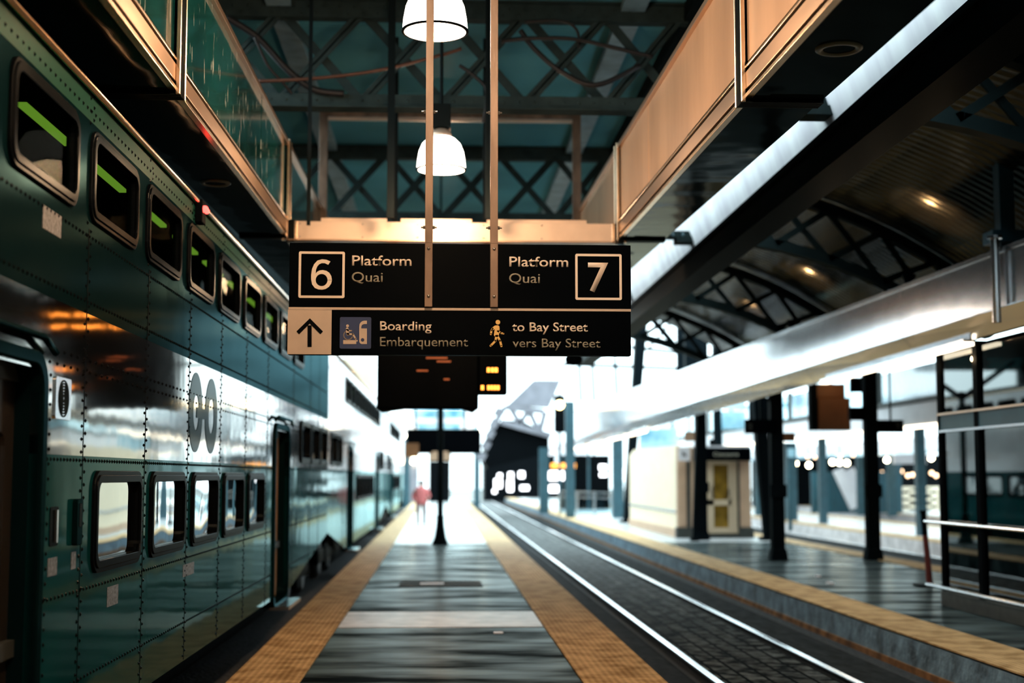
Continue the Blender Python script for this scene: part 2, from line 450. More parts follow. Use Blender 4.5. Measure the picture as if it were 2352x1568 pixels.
class MB:
    def __init__(s):
        s.v, s.f = [], []

    def add(s, vs, fs):
        o = len(s.v)
        s.v += [tuple(v) for v in vs]
        s.f += [tuple(i + o for i in f) for f in fs]
        return s

    def box(s, a, b, mtx=None):
        x0, y0, z0 = a
        x1, y1, z1 = b
        vs = [Vector(p) for p in ((x0, y0, z0), (x1, y0, z0), (x1, y1, z0), (x0, y1, z0), (x0, y0, z1), (x1, y0, z1), (x1, y1, z1), (x0, y1, z1))]
        if mtx:
            vs = [mtx @ v for v in vs]
        return s.add(vs, [(0, 3, 2, 1), (4, 5, 6, 7), (0, 1, 5, 4), (1, 2, 6, 5), (2, 3, 7, 6), (3, 0, 4, 7)])

    def bar(s, p, q, w, h, up=(0, 0, 1)):
        p, q = Vector(p), Vector(q)
        d = (q - p).normalized()
        u = Vector(up)
        if abs(d.dot(u)) > 0.98:
            u = Vector((0, 1, 0))
        a = d.cross(u).normalized() * w / 2
        b = a.cross(d).normalized() * h / 2
        vs = [p - a - b, p + a - b, p + a + b, p - a + b, q - a - b, q + a - b, q + a + b, q - a + b]
        return s.add(vs, [(0, 1, 2, 3), (7, 6, 5, 4), (0, 4, 5, 1), (1, 5, 6, 2), (2, 6, 7, 3), (3, 7, 4, 0)])

    def tube(s, pts, r, n=8, cap=True):
        pts = [Vector(p) for p in pts]
        rs = r if isinstance(r, (list, tuple)) else [r] * len(pts)
        rings = []
        for i, p in enumerate(pts):
            d = (pts[min(i + 1, len(pts) - 1)] - pts[max(i - 1, 0)]).normalized()
            u = Vector((0, 0, 1)) if abs(d.z) < 0.9 else Vector((1, 0, 0))
            a = d.cross(u).normalized()
            b = a.cross(d)
            rings.append([p + (a * math.cos(t * 2 * PI / n) + b * math.sin(t * 2 * PI / n)) * rs[i] for t in range(n)])
        vs = [v for rg in rings for v in rg]
        fs = []
        for i in range(len(pts) - 1):
            for t in range(n):
                fs.append((i * n + t, i * n + (t + 1) % n, (i + 1) * n + (t + 1) % n, (i + 1) * n + t))
        if cap:
            fs.append(tuple(range(n))[::-1])
            fs.append(tuple((len(pts) - 1) * n + t for t in range(n)))
        return s.add(vs, fs)

    def lathe(s, prof, o=(0, 0, 0), n=32, axis='z'):
        vs = []
        o = Vector(o)
        for r_, h in prof:
            for t in range(n):
                c, k = math.cos(t * 2 * PI / n) * r_, math.sin(t * 2 * PI / n) * r_
                p = Vector((c, k, h)) if axis == 'z' else (Vector((h, c, k)) if axis == 'x' else Vector((c, h, k)))
                vs.append(o + p)
        fs = []
        for i in range(len(prof) - 1):
            for t in range(n):
                fs.append((i * n + t, i * n + (t + 1) % n, (i + 1) * n + (t + 1) % n, (i + 1) * n + t))
        return s.add(vs, fs)

    def ball(s, c, r, nu=12, nv=8, sc=(1, 1, 1)):
        prof = [(max(1e-4, math.sin(i * PI / nv)) * r, -math.cos(i * PI / nv) * r) for i in range(nv + 1)]
        b = MB().lathe(prof, (0, 0, 0), nu)
        return s.add([Vector((v[0] * sc[0] + c[0], v[1] * sc[1] + c[1], v[2] * sc[2] + c[2])) for v in b.v], b.f)

    def prism(s, poly, d0, d1, axis='y'):
        """poly = list of (u,v); y: (x,z), x: (y,z), z: (x,y); extruded d0..d1 along axis"""
        n = len(poly)
        f = {'y': lambda u, v, d: (u, d, v), 'x': lambda u, v, d: (d, u, v), 'z': lambda u, v, d: (u, v, d)}[axis]
        vs = [f(u, v, d0) for u, v in poly] + [f(u, v, d1) for u, v in poly]
        fs = [tuple(range(n)), tuple(range(2 * n - 1, n - 1, -1))]
        fs += [(i, i + n, (i + 1) % n + n, (i + 1) % n) for i in range(n)]
        return s.add(vs, fs)

    def ring(s, outer, inner, d0, d1, axis='y'):
        n = len(outer)
        f = {'y': lambda u, v, d: (u, d, v), 'x': lambda u, v, d: (d, u, v), 'z': lambda u, v, d: (u, v, d)}[axis]
        vs = [f(*p, d0) for p in outer] + [f(*p, d0) for p in inner] + [f(*p, d1) for p in outer] + [f(*p, d1) for p in inner]
        fs = []
        for i in range(n):
            j = (i + 1) % n
            fs += [(i, j, n + j, n + i), (2 * n + i, 3 * n + i, 3 * n + j, 2 * n + j), (i, 2 * n + i, 2 * n + j, j), (n + i, n + j, 3 * n + j, 3 * n + i)]
        return s.add(vs, fs)

    def build(s, name, m, parent=None, smooth=False, bevel=0, solid=0, loc=None):
        me = bpy.data.meshes.new(name)
        me.from_pydata(s.v, [], s.f)
        me.validate()
        me.update()
        import bmesh
        bm = bmesh.new()
        bm.from_mesh(me)
        bmesh.ops.recalc_face_normals(bm, faces=bm.faces)
        bm.to_mesh(me)
        bm.free()
        if smooth:
            for p in me.polygons:
                p.use_smooth = True
        me.materials.append(M[m])
        o = bpy.data.objects.new(name, me)
        COL.objects.link(o)
        if parent:
            o.parent = parent
        if loc:
            o.location = loc
        if solid:
            md = o.modifiers.new('solid', 'SOLIDIFY')
            md.thickness = solid
            md.offset = -1
        if bevel:
            md = o.modifiers.new('bevel', 'BEVEL')
            md.width = bevel
            md.segments = 2
            md.limit_method = 'ANGLE'
        return o


def rrect(x0, z0, x1, z1, r, n=5):
    pts = []
    for cx, cz, a0 in ((x1 - r, z1 - r, 0), (x0 + r, z1 - r, 90), (x0 + r, z0 + r, 180), (x1 - r, z0 + r, 270)):
        for i in range(n + 1):
            a = R(a0 + 90 * i / n)
            pts.append((cx + math.cos(a) * r, cz + math.sin(a) * r))
    return pts


def thing(name, label, cat, loc=(0, 0, 0), rz=0, group=None):
    o = bpy.data.objects.new(name, None)
    o.empty_display_size = 0.2
    COL.objects.link(o)
    o.location = loc
    o.rotation_euler = (0, 0, rz)
    return tag(o, label, cat, group)


def tag(o, label, cat, group=None):
    o['label'] = label
    o['category'] = cat
    if group:
        o['group'] = group
    return o


def struct(o, label=None, cat=None):
    o['kind'] = 'structure'
    if label:
        o['label'] = label
    if cat:
        o['category'] = cat
    return o


def dup(root, loc=None, label=None, rz=None):
    r = root.copy()
    COL.objects.link(r)
    if loc is not None:
        r.location = loc
    if rz is not None:
        r.rotation_euler = (0, 0, rz)
    if label:
        r['label'] = label
    for ch in list(root.children):
        c = ch.copy()
        COL.objects.link(c)
        c.parent = r
        for g in ch.children:
            d = g.copy()
            COL.objects.link(d)
            d.parent = c
    return r


def textmesh(body, x0, x1, zbase, cap, y, m, parent, name='lettering', extr=0.002, bold=0.0, pl=None):
    """text on a wall facing -y: fitted between x0..x1, capital height cap, standing on zbase"""
    def ev(t):
        cu = bpy.data.curves.new('t', 'FONT')
        cu.body = t
        cu.size = 1
        cu.offset = bold
        cu.resolution_u = 4
        ob = bpy.data.objects.new('t', cu)
        COL.objects.link(ob)
        bpy.context.view_layer.update()
        me = bpy.data.meshes.new_from_object(ob.evaluated_get(bpy.context.evaluated_depsgraph_get()))
        bpy.data.objects.remove(ob)
        bpy.data.curves.remove(cu)
        return me
    h = ev('H')
    ch = max(v.co.y for v in h.vertices) - min(v.co.y for v in h.vertices)
    bpy.data.meshes.remove(h)
    me = ev(body)
    xs = [v.co.x for v in me.vertices]
    k = (x1 - x0) / (max(xs) - min(xs))
    mn = min(xs)
    for v in me.vertices:
        v.co = Vector((x0 + (v.co.x - mn) * k, y, zbase + v.co.y * cap / ch))
    me.materials.clear()
    me.materials.append(M[m])
    me.name = name
    o = bpy.data.objects.new(name, me)
    COL.objects.link(o)
    o.parent = parent
    md = o.modifiers.new('solid', 'SOLIDIFY')
    md.thickness = extr
    md.offset = 0
    return o


def inv(root, p):
    """world point to a root's local frame (rotation about z only)"""
    c, s_ = math.cos(-root.rotation_euler.z), math.sin(-root.rotation_euler.z)
    q = Vector(p) - root.location
    return Vector((q.x * c - q.y * s_, q.x * s_ + q.y * c, q.z))

# ------------------------------------------------------------------ world and light


w = bpy.data.worlds.new('sky')
S.world = w
w.use_nodes = True
nt = w.node_tree
bg = nt.nodes['Background']
tc = nt.nodes.new('ShaderNodeTexCoord')
sep = nt.nodes.new('ShaderNodeSeparateXYZ')
nt.links.new(tc.outputs['Generated'], sep.inputs['Vector'])
cr = nt.nodes.new('ShaderNodeValToRGB')
cr.color_ramp.elements[0].position = 0.45
cr.color_ramp.elements[0].color = (0.30, 0.36, 0.38, 1)
cr.color_ramp.elements[1].position = 0.56
cr.color_ramp.elements[1].color = (0.74, 0.94, 1.0, 1)
mr = nt.nodes.new('ShaderNodeMapRange')
mr.inputs['From Min'].default_value = -1
mr.inputs['From Max'].default_value = 1
nt.links.new(sep.outputs['Z'], mr.inputs['Value'])
nt.links.new(mr.outputs['Result'], cr.inputs['Fac'])
nt.links.new(cr.outputs['Color'], bg.inputs['Color'])
bg.inputs['Strength'].default_value = 5.0


def plight(name, loc, energy, col, size=0.12, kind='POINT', spot=None, rot=None):
    l = bpy.data.lights.new(name, kind)
    l.energy = energy
    l.color = col
    if kind in ('POINT', 'SPOT'):
        l.shadow_soft_size = size
    if spot:
        l.spot_size = spot
        l.spot_blend = 0.6
    o = bpy.data.objects.new(name, l)
    COL.objects.link(o)
    o.location = loc
    if rot:
        o.rotation_euler = rot
    return o


WARM = (1.0, 0.62, 0.36)

# ------------------------------------------------------------------ ground, platforms, tracks
Y0, Y1 = -59.8, 125
struct(MB().box((-2.0, 41.2, -0.6), (2.13, Y1, 0)).build('floor_outside', 'daylitcon'))  # far slab kept paler: daylight past the roof end is in its colour
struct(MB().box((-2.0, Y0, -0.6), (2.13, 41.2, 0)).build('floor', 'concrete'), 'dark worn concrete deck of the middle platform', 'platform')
struct(MB().box((-9, Y0, -0.75), (-2.0, Y1, -0.45)).build('ground_left', 'ballast'))
struct(MB().box((2.13, Y0, -0.75), (5.72, Y1, -0.42)).build('ground_right', 'ballast'))
struct(MB().box((5.9, 42, -0.6), (10.75, Y1, -0.004)).build('floor_right_outside', 'daylitcon'))  # same paler concrete, outdoor daylight put into the colour
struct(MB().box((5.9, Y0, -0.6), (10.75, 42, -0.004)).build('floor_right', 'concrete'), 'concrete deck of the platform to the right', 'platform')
struct(MB().box((10.75, Y0, -0.75), (14.5, Y1, -0.42)).build('ground_far', 'gravel'))
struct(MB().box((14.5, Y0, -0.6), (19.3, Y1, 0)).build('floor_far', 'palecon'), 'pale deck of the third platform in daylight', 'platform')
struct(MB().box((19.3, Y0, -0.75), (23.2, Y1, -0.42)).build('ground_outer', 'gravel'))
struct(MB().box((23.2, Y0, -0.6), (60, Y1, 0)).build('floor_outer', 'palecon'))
struct(MB().box((-60, Y0, -0.8), (-9, Y1, -0.5)).build('ground_outer_left', 'gravel'))
struct(MB().box((-90, Y1, -1), (120, 260, -0.5)).build('ground_distant', 'gravel'))
struct(MB().box((5.72, Y0, -0.36), (5.9, Y1, -0.03)).build('kerb_right', 'kerb'))
struct(MB().box((5.69, Y0, -0.42), (5.72, Y1, -0.34)).build('kerb_ledge', 'rust'))


def strip(name, x0, x1, z, label):
    o = MB().box((0, Y0, 0), (x1 - x0, Y1, 0.016)).build(name, 'tactile', loc=(x0, 0, z))
    return tag(o, label, 'tactile paving', 'yellow platform edge strips')


strip('tactile_strip', -2.0, -1.31, 0, 'yellow studded strip along middle platform beside the green train')
strip('tactile_strip', 1.36, 2.15, 0, 'yellow studded strip along middle platform beside the empty track')
strip('tactile_strip', 5.72, 6.5, -0.004, 'orange yellow strip on the near edge of the right platform')
strip('tactile_strip', 10.15, 10.77, -0.004, 'yellow strip on far edge of right platform behind the columns')
strip('tactile_strip', 14.5, 15.3, 0, 'yellow strip on near edge of the sunlit third platform')
strip('tactile_strip', 18.6, 19.3, 0, 'yellow strip on far edge of the sunlit third platform')
strip('tactile_strip', 23.2, 24.0, 0, 'yellow strip on the outermost platform before the teal hoarding')

tag(MB().box((-1.30, 18.65, 0), (1.35, 20.75, 0.006)).build('pale_band', 'palecon'), 'pale band crossing the dark platform', 'paving')  # thin paler band laid across the deck


def rail(x, label, z=-0.22):
    t = thing('steel_rail', label, 'rail', (x, 0, 0), group='running rails')
    MB().box((-0.045, Y0, z - 0.03), (0.045, Y1, z)).build('rail_head', 'rail', t, bevel=0.008)
    MB().box((-0.012, Y0, z - 0.15), (0.012, Y1, z - 0.03)).build('rail_web', 'railside', t)
    MB().box((-0.07, Y0, z - 0.19), (0.07, Y1, z - 0.15)).build('rail_foot', 'railside', t)


rail(2.96, 'shiny left rail of the empty track beside the middle platform')
rail(4.43, 'shiny right rail of the empty track nearer the right kerb')
rail(11.85, 'bright near rail of the track behind the right platform')
rail(13.3, 'bright far rail of the track behind the right platform')
rail(20.4, 'near rail of the outermost track by third platform')
rail(21.9, 'far rail of the outermost track by fourth platform')
rail(-3.2, 'rail under the side of the green train')
tag(MB().box((3.06, Y0, -0.42), (4.33, Y1, -0.262)).build('track_boards', 'planks'), 'dark weathered timber boards laid between the two rails', 'track boards')
tag(MB().box((2.16, Y0, -0.42), (2.84, Y1, -0.33)).build('side_boards', 'planksdark'), 'dark boards between the platform edge and the left rail', 'track boards')
tag(MB().box((4.56, Y0, -0.42), (5.3, Y1, -0.34)).build('side_boards', 'planksdark'), 'dark boards between the right rail and the kerb', 'track boards')

t = thing('floor_grate', 'dark rectangular drain cover set across the platform', 'grate', (0.02, 26.0, 0))
MB().box((-0.75, -0.62, 0), (0.75, 0.62, 0.012)).build('cover', 'black', t)
MB().box((-0.36, -0.2, 0.012), (0.06, 0.1, 0.02)).build('label_plate', 'white', t)
gm = MB()
for i in range(9):
    gm.box((-0.72, -0.58 + i * 0.14, 0.012), (0.72, -0.55 + i * 0.14, 0.016))
gm.build('slats', 'plinth', t)
tag(MB().prism(rrect(0.68, 17.9, 0.80, 18.05, 0.02), 0.0, 0.008, 'z').build('paper_scrap', 'white'), 'small white scrap of paper on the middle platform', 'litter')
tag(MB().prism(rrect(7.30, 27.5, 7.38, 27.65, 0.02), -0.004, 0.02, 'z').build('paper_scrap', 'white'), 'white crumpled scrap on right platform farther from the yellow strip', 'litter', 'litter on the right platform')
tag(MB().prism(rrect(7.03, 25.7, 7.14, 25.9, 0.02), -0.004, 0.02, 'z').build('paper_scrap', 'white'), 'white crumpled scrap on right platform nearer the yellow strip', 'litter', 'litter on the right platform')

# ------------------------------------------------------------------ platform sign
YS = 11.0
sg = thing('platform_sign', 'large black hanging sign for platforms 6 and 7 to Bay Street', 'sign', (0, YS, 0))


def sp(px, py):
    p = at(px, py, YS)
    return p.x, p.z


def cl(cx, cy):
    return sp(650 + cx / 5.407, 540 + cy / 5.407)


def crr(cx, cy):
    return sp(1050 + cx / 5.407, 540 + cy / 5.407)


xl, xr = -1.172, 1.490
zt, zd0, zd1, zb = 3.752, 3.247, 3.228, 2.882
MB().box((xl, 0, zd0), (xr, 0.11, zt)).build('upper_panel', 'signblack', sg, bevel=0.003)
MB().box((xl - 0.005, 0, zb), (xr - 0.003, 0.11, zd1)).build('lower_panel', 'signblack', sg, bevel=0.003)
MB().box((xl - 0.002, -0.006, zd1), (xr - 0.002, 0.112, zd0)).build('divider_rail', 'panelcream', sg)
ax1 = cl(605, 1000)[0]
ap = MB().box((xl - 0.006, -0.004, zb), (ax1, 0.0, zd1 - 0.001)).build('arrow_panel', 'panelcream', sg)
am = MB()
am.prism([cl(305, 1120), cl(357, 1120), cl(357, 1388), cl(305, 1388)], -0.007, -0.004)
am.prism([cl(335, 1032), cl(497, 1195), cl(465, 1230), cl(333, 1098), cl(201, 1230), cl(168, 1195)], -0.0075, -0.004)
am.build('arrow', 'black', ap)


def numbox(cv, x0, y0, x1, y1):
    a, b = cv(x0, y1), cv(x1, y0)
    k = 30 / 5.407 * 0.00337
    MB().ring(rrect(a[0], a[1], b[0], b[1], 0.014), rrect(a[0] + k, a[1] + k, b[0] - k, b[1] - k, 0.004), -0.003, 0.0).build('number_box', 'cream', sg)


numbox(cl, 190, 205, 770, 778)
numbox(crr, 1468, 235, 2042, 803)


def stxt(body, cv, x0, x1, ybase, ycap, m, bold):
    a = cv(x0, ybase)
    b = cv(x1, ycap)
    return textmesh(body, a[0], b[0], a[1], b[1] - a[1], -0.003, m, sg, 'lettering', 0.003, bold)


o6 = [(608, 556), (600, 508), (577, 468), (540, 443), (495, 433), (455, 438), (425, 455), (406, 477), (410, 430), (425, 390), (450, 361), (482, 347), (520, 348), (562, 368), (590, 326), (540, 305), (485, 299), (428, 316), (387, 360), (361, 420), (350, 490), (350, 550), (362, 610), (395, 655), (440, 673), (485, 677), (530, 668), (572, 640), (598, 602), (608, 560)]
h6 = [(480 + 74 * math.cos(R(q)), 557 + 76 * math.sin(R(q))) for q in range(0, 361, 15)]
MB().prism([cl(*p) for p in o6 + [(x, y + (3 if i == 0 else 0)) for i, (x, y) in enumerate(h6[:-1])] + [(554, 556)]], -0.004, -0.001).build('lettering', 'cream', sg)
stxt('7', crr, 1625, 1875, 697, 337, 'cream', 0.010)
stxt('Platform', cl, 858, 1597, 375, 256, 'cream', 0.010)
stxt('Quai', cl, 853, 1240, 578, 460, 'greyfr', 0.005)
stxt('Boarding', cl, 1205, 1845, 1180, 1070, 'cream', 0.010)
stxt('Embarquement', lambda a, b: cl(a, b) if a < 2000 else crr(135, b), 1203, 2300, 1378, 1268, 'greyfr', 0.004)
stxt('Platform', crr, 648, 1380, 388, 270, 'cream', 0.010)
stxt('Quai', crr, 645, 1028, 592, 476, 'greyfr', 0.005)
stxt('to Bay Street', crr, 683, 1622, 1192, 1085, 'cream', 0.010)
stxt('vers Bay Street', crr, 688, 1778, 1392, 1287, 'greyfr', 0.004)


def stroke(mb, cv, pts, w_, y0, y1):
    """rounded thick line through crop points, width in crop pixels"""
    k = w_ / 5.407 * 0.00337 / 2
    P = [Vector(cv(*p)) for p in pts]
    for i in range(len(P) - 1):
        d = (P[i + 1] - P[i]).normalized()
        n = Vector((-d.y, d.x)) * k
        mb.prism([tuple(P[i] + n), tuple(P[i] - n), tuple(P[i + 1] - n), tuple(P[i + 1] + n)], y0, y1)
    for p in P:
        mb.prism([(p.x + math.cos(a * PI / 8) * k, p.y + math.sin(a * PI / 8) * k) for a in range(16)], y0, y1 - 0.0001)


def disc(mb, cv, c, r_, y0, y1):
    p = cv(*c)
    k = r_ / 5.407 * 0.00337
    mb.prism([(p[0] + math.cos(a * PI / 12) * k, p[1] + math.sin(a * PI / 12) * k) for a in range(24)], y0, y1)


a, b = cl(703, 1408), cl(1097, 1018)
bp_ = MB().prism(rrect(a[0], a[1], b[0], b[1], 0.012), -0.003, 0).build('pictogram_plate', 'blue', sg)
pm = MB()
disc(pm, cl, (802, 1126), 18, -0.006, -0.003)
stroke(pm, cl, [(798, 1165), (806, 1228)], 36, -0.006, -0.003)
stroke(pm, cl, [(806, 1186), (850, 1186)], 15, -0.006, -0.003)
stroke(pm, cl, [(806, 1230), (868, 1228), (902, 1286)], 22, -0.006, -0.003)
stroke(pm, cl, [(810 + 55 * math.cos(R(q)), 1242 - 55 * math.sin(R(q))) for q in range(130, 345, 15)], 11, -0.006, -0.003)
pm.prism([cl(748, 1303), cl(928, 1303), cl(928, 1320), cl(910, 1320), cl(910, 1352), cl(748, 1352)], -0.006, -0.003)
pm.build('wheelchair_symbol', 'panelcream', bp_)
pm = MB()
pm.prism([cl(948, 1135), cl(952, 1105), cl(965, 1083), cl(985, 1068), cl(1010, 1062), cl(1043, 1062), cl(1043, 1104), cl(1005, 1104), cl(982, 1115), cl(973, 1135), cl(973, 1158), cl(1043, 1158), cl(1043, 1352), cl(978, 1352), cl(958, 1342), cl(948, 1322)], -0.006, -0.003)
pm.build('train_symbol', 'panelcream', bp_)
pm = MB()
disc(pm, cl, (989, 1300), 21, -0.0085, -0.006)
pm.build('wheel_symbol', 'blue', bp_)
wm = MB()
disc(wm, crr, (506, 1080), 29, -0.003, 0)
wm.prism([crr(430, 1150), crr(470, 1122), crr(505, 1118), crr(524, 1130), crr(527, 1160), crr(518, 1240), crr(500, 1262), crr(468, 1258), crr(456, 1240), crr(466, 1165), crr(440, 1182)], -0.003, 0)
stroke(wm, crr, [(440, 1158), (427, 1180), (419, 1228)], 24, -0.003, 0)
stroke(wm, crr, [(505, 1190), (540, 1212), (574, 1222)], 22, -0.003, 0)
stroke(wm, crr, [(484, 1250), (478, 1310), (416, 1372)], 27, -0.003, 0)
stroke(wm, crr, [(500, 1250), (532, 1310), (550, 1376)], 27, -0.003, 0)
wm.build('walking_symbol', 'yellow', sg)

for pxc, side in ((984.5, -1), (1134.5, 1)):
    x = at(pxc, 640, YS).x
    hp = MB().box((x - 0.030, -0.034, zd0 + 0.006), (x + 0.030, -0.001, zt)).box((x - 0.030, -0.030, zt), (x + 0.030, 0.03, 8.24)).build('hanger_post', 'tube', sg, bevel=0.003)
    bm_ = MB()
    for py in (572, 681):
        z = at(985, py, YS).z
        bm_.lathe([(0.0001, -0.047), (0.008, -0.046), (0.012, -0.040), (0.012, -0.034)], (x, 0, z), 12, 'y')
    bm_.build('bolt', 'bolt', hp, smooth=True)
    bm_ = MB()
    for py in (522, 257):
        z = at(985, py, YS).z
        for q in (-1, 1):
            bm_.tube([(x + q * 0.030, 0, z), (x + q * 0.062, 0, z)], 0.007, 8)
            bm_.tube([(x + q * 0.030, 0, z), (x + q * 0.046, 0, z)], 0.014, 6)
    bm_.build('cross_bolt', 'bolt', hp)

# ------------------------------------------------------------------ light trough above the platform
SL = 0.0263


def zl(Y):
    return 4.52 + SL * Y


def zu(Y):
    return 5.755 + SL * Y


def sbox(mb, x0, x1, h0, h1, ya, yb):
    """box following the trough's slight rise; h measured above its bottom line"""
    vs = []
    for Y in (ya, yb):
        z = zl(Y)
        vs += [(x0, Y, z + h0), (x1, Y, z + h0), (x1, Y, z + h1), (x0, Y, z + h1)]
    return mb.add(vs, [(0, 1, 2, 3), (7, 6, 5, 4), (0, 4, 5, 1), (1, 5, 6, 2), (2, 6, 7, 3), (3, 7, 4, 0)])


HU = 1.235
JOINTS = [3.0, 10.55, 18.15, 25.7]


def trough(sx, xi, name, panel, label, outw):
    """one side wall of the trough: xi = face towards the platform, sx = -1 left, 1 right"""
    g = thing(name, label, 'fascia')
    d = lambda a_, b_: (xi + sx * a_, xi + sx * b_) if sx > 0 else (xi + sx * b_, xi + sx * a_)
    for ya, yb in zip(JOINTS[:-1], JOINTS[1:]):
        ya, yb = ya + 0.10, yb - 0.10
        m_ = MB()
        sbox(m_, *d(0.0, 0.05), 0.068, 0.20, ya, yb)
        m_.build('bottom_rail', 'bronze', g, bevel=0.004)
        m_ = MB()
        sbox(m_, *d(-0.006, 0.05), 0.0, 0.032, ya, yb)
        sbox(m_, *d(-0.002, 0.05), 0.228, 0.25, ya, yb)
        m_.build('rail_trim', 'brass', g, bevel=0.004)
        m_ = MB()
        sbox(m_, *d(0.03, 0.06), 0.02, 0.30, ya, yb)
        m_.build('rail_backing', 'rubber', g)
        n = 3
        for i in range(n):
            a_ = ya + (yb - ya) * i / n
            b_ = ya + (yb - ya) * (i + 1) / n
            m_ = MB()
            sbox(m_, *d(0.02 + 0.004 * (i % 2), 0.05), 0.285, HU - 0.05, a_ + 0.004, b_ - 0.004)
            m_.build('cladding_panel', panel, g)
        m_ = MB()
        sbox(m_, *d(-0.02, 0.06), HU - 0.055, HU, ya, yb)
        m_.build('top_trim', 'bronze', g, bevel=0.004)
    for Yj in JOINTS:
        m_ = MB()
        for k in range(5):
            yk = Yj - 0.10 + k * 0.04
            sbox(m_, *d(-0.03, 0.05), -0.03, HU + 0.02, yk, yk + 0.022)
        sbox(m_, *d(-0.01, 0.05), -0.02, HU, Yj - 0.10, Yj + 0.10)
        m_.build('ribbed_joint', 'rubber', g)
        m_ = MB()
        sbox(m_, *d(-0.036, 0.0), -0.03, HU + 0.02, Yj - 0.12, Yj - 0.10)
        sbox(m_, *d(-0.036, 0.0), -0.03, HU + 0.02, Yj + 0.10, Yj + 0.12)
        m_.build('joint_mullion', 'brass', g, bevel=0.006)
    # soffit reaching outwards
    for ya, yb in zip(JOINTS[:-1], JOINTS[1:]):
        nn = 3
        for i in range(nn):
            a_ = ya + 0.1 + (yb - ya - 0.2) * i / nn
            b_ = ya + 0.1 + (yb - ya - 0.2) * (i + 1) / nn
            m_ = MB()
            sbox(m_, *d(0.05, 0.16), -0.002, 0.03, a_, b_)
            sbox(m_, *d(0.165, outw), 0.004, 0.03, a_ + 0.004, b_ - 0.004)
            m_.build('soffit_panel', 'soffit', g)
    for Yj in JOINTS:
        m_ = MB()
        for k in range(5):
            yk = Yj - 0.10 + k * 0.04
            sbox(m_, *d(0.05, outw), -0.03, 0.05, yk, yk + 0.022)
        sbox(m_, *d(0.05, outw), -0.012, 0.05, Yj - 0.10, Yj + 0.10)
        m_.build('soffit_joint', 'rubber', g)
    m_ = MB()
    sbox(m_, *d(outw - 0.03, outw), 0.03, 0.8, JOINTS[0], JOINTS[-1])
    sbox(m_, *d(0.05, outw), HU - 0.06, HU - 0.02, JOINTS[0], JOINTS[-1])
    m_.build('outer_cover', 'steeldark', g)
    return g


trough(-1, -1.97, 'side_fascia', 'tealglass', 'glossy teal panelled overhead fascia left of the hanging sign', 0.60)
trough(1, 2.30, 'side_fascia', 'peach', 'peach lit panelled overhead fascia right of the hanging sign', 0.60)


def spk(x, Y, label):
    g = thing('ceiling_speaker', label, 'speaker', (x, Y, zl(Y)), group='round soffit speakers')
    MB().lathe([(0.155, 0.004), (0.155, -0.006), (0.14, -0.016), (0.115, -0.014), (0.105, -0.004)], (0, 0, 0), 32).build('ring', 'speaker', g, smooth=True)
    MB().lathe([(0.106, -0.004), (0.0001, -0.006)], (0, 0, 0), 32).build('grille', 'soffit', g)


spk(-2.28, 14.3, 'round speaker in the dark soffit above the train')
spk(2.62, 9.05, 'round speaker in the soffit at upper right beside bright slot')

cb = thing('cross_beam', 'cream steel crossbeam just above the hanging sign', 'beam')
zb0 = zl(18.15)
MB().box((-1.86, 18.08, 4.955), (2.28, 18.2, 5.19)).build('beam_web', 'beam', cb, bevel=0.004)
MB().box((-1.97, 18.05, 4.94), (2.3, 18.3, 4.957)).build('lower_flange', 'bronze', cb)
m_ = MB()
m_.box((-1.55, 18.28, 5.19), (-0.70, 18.36, 5.27)).box((-0.52, 18.28, 5.19), (0.40, 18.36, 5.27)).box((0.60, 18.28, 5.19), (1.90, 18.36, 5.27))
m_.build('rear_lip', 'beam', cb)
for x in (-1.93, 2.30):
    m_ = MB()
    for k in range(4):
        m_.box((x - 0.05 + k * 0.03, 18.03, 4.93), (x - 0.034 + k * 0.03, 18.12, 5.2))
    m_.box((x - 0.05, 18.06, 4.93), (x + 0.056, 18.12, 5.2))
    m_.build('corner_bellows', 'rubber', cb)
    MB().box((x - 0.10, 18.05, 4.94), (x - 0.055, 18.12, 5.19)).box((x + 0.06, 18.05, 4.94), (x + 0.10, 18.12, 5.19)).build('corner_cleat', 'brass', cb, bevel=0.006)
m_ = MB()
for x in (-1.80, -1.0, -0.3, 0.55, 1.3, 2.2):
    for z in (4.99, 5.16):
        m_.ball((x, 18.08, z), 0.012, 8, 6)
m_.build('screw', 'bolt', cb)

pf = thing('portal_frame', 'tan rectangular steel frame hanging behind the second lamp', 'frame', (0, 23.3, 0))
m_ = MB()
m_.box((-2.02, -0.05, 6.0), (-1.88, 0.05, 8.03)).box((2.19, -0.05, 6.0), (2.33, 0.05, 8.03)).box((-2.02, -0.06, 7.89), (2.33, 0.06, 8.03))
m_.build('frame', 'tube', pf, bevel=0.01)
MB().box((-1.88, -0.04, 7.83), (2.19, 0.04, 7.87)).build('lower_strip', 'beam', pf)
MB().box((-2.3, -0.05, 8.06), (2.6, 0.05, 8.11)).build('upper_strip', 'steel', pf)

# vertical dark hangers
for x, Y, r_, zlow, label in ((-1.62, 17.3, 0.022, 5.0, 'thin dark rod hanging beside the teal fascia'),
                              (-0.63, 17.6, 0.045, 5.15, 'dark square hanger left of the lamps'),
                              (0.60, 17.6, 0.045, 5.15, 'dark square hanger right of the lamps behind sign post')):
    o = MB().box((-r_, -r_, zlow), (r_, r_, 8.2)).build('hanger_rod', 'steeldark', loc=(x, Y, 0))
    tag(o, label, 'rod', 'dark hanger rods')

# ------------------------------------------------------------------ pendant lamps


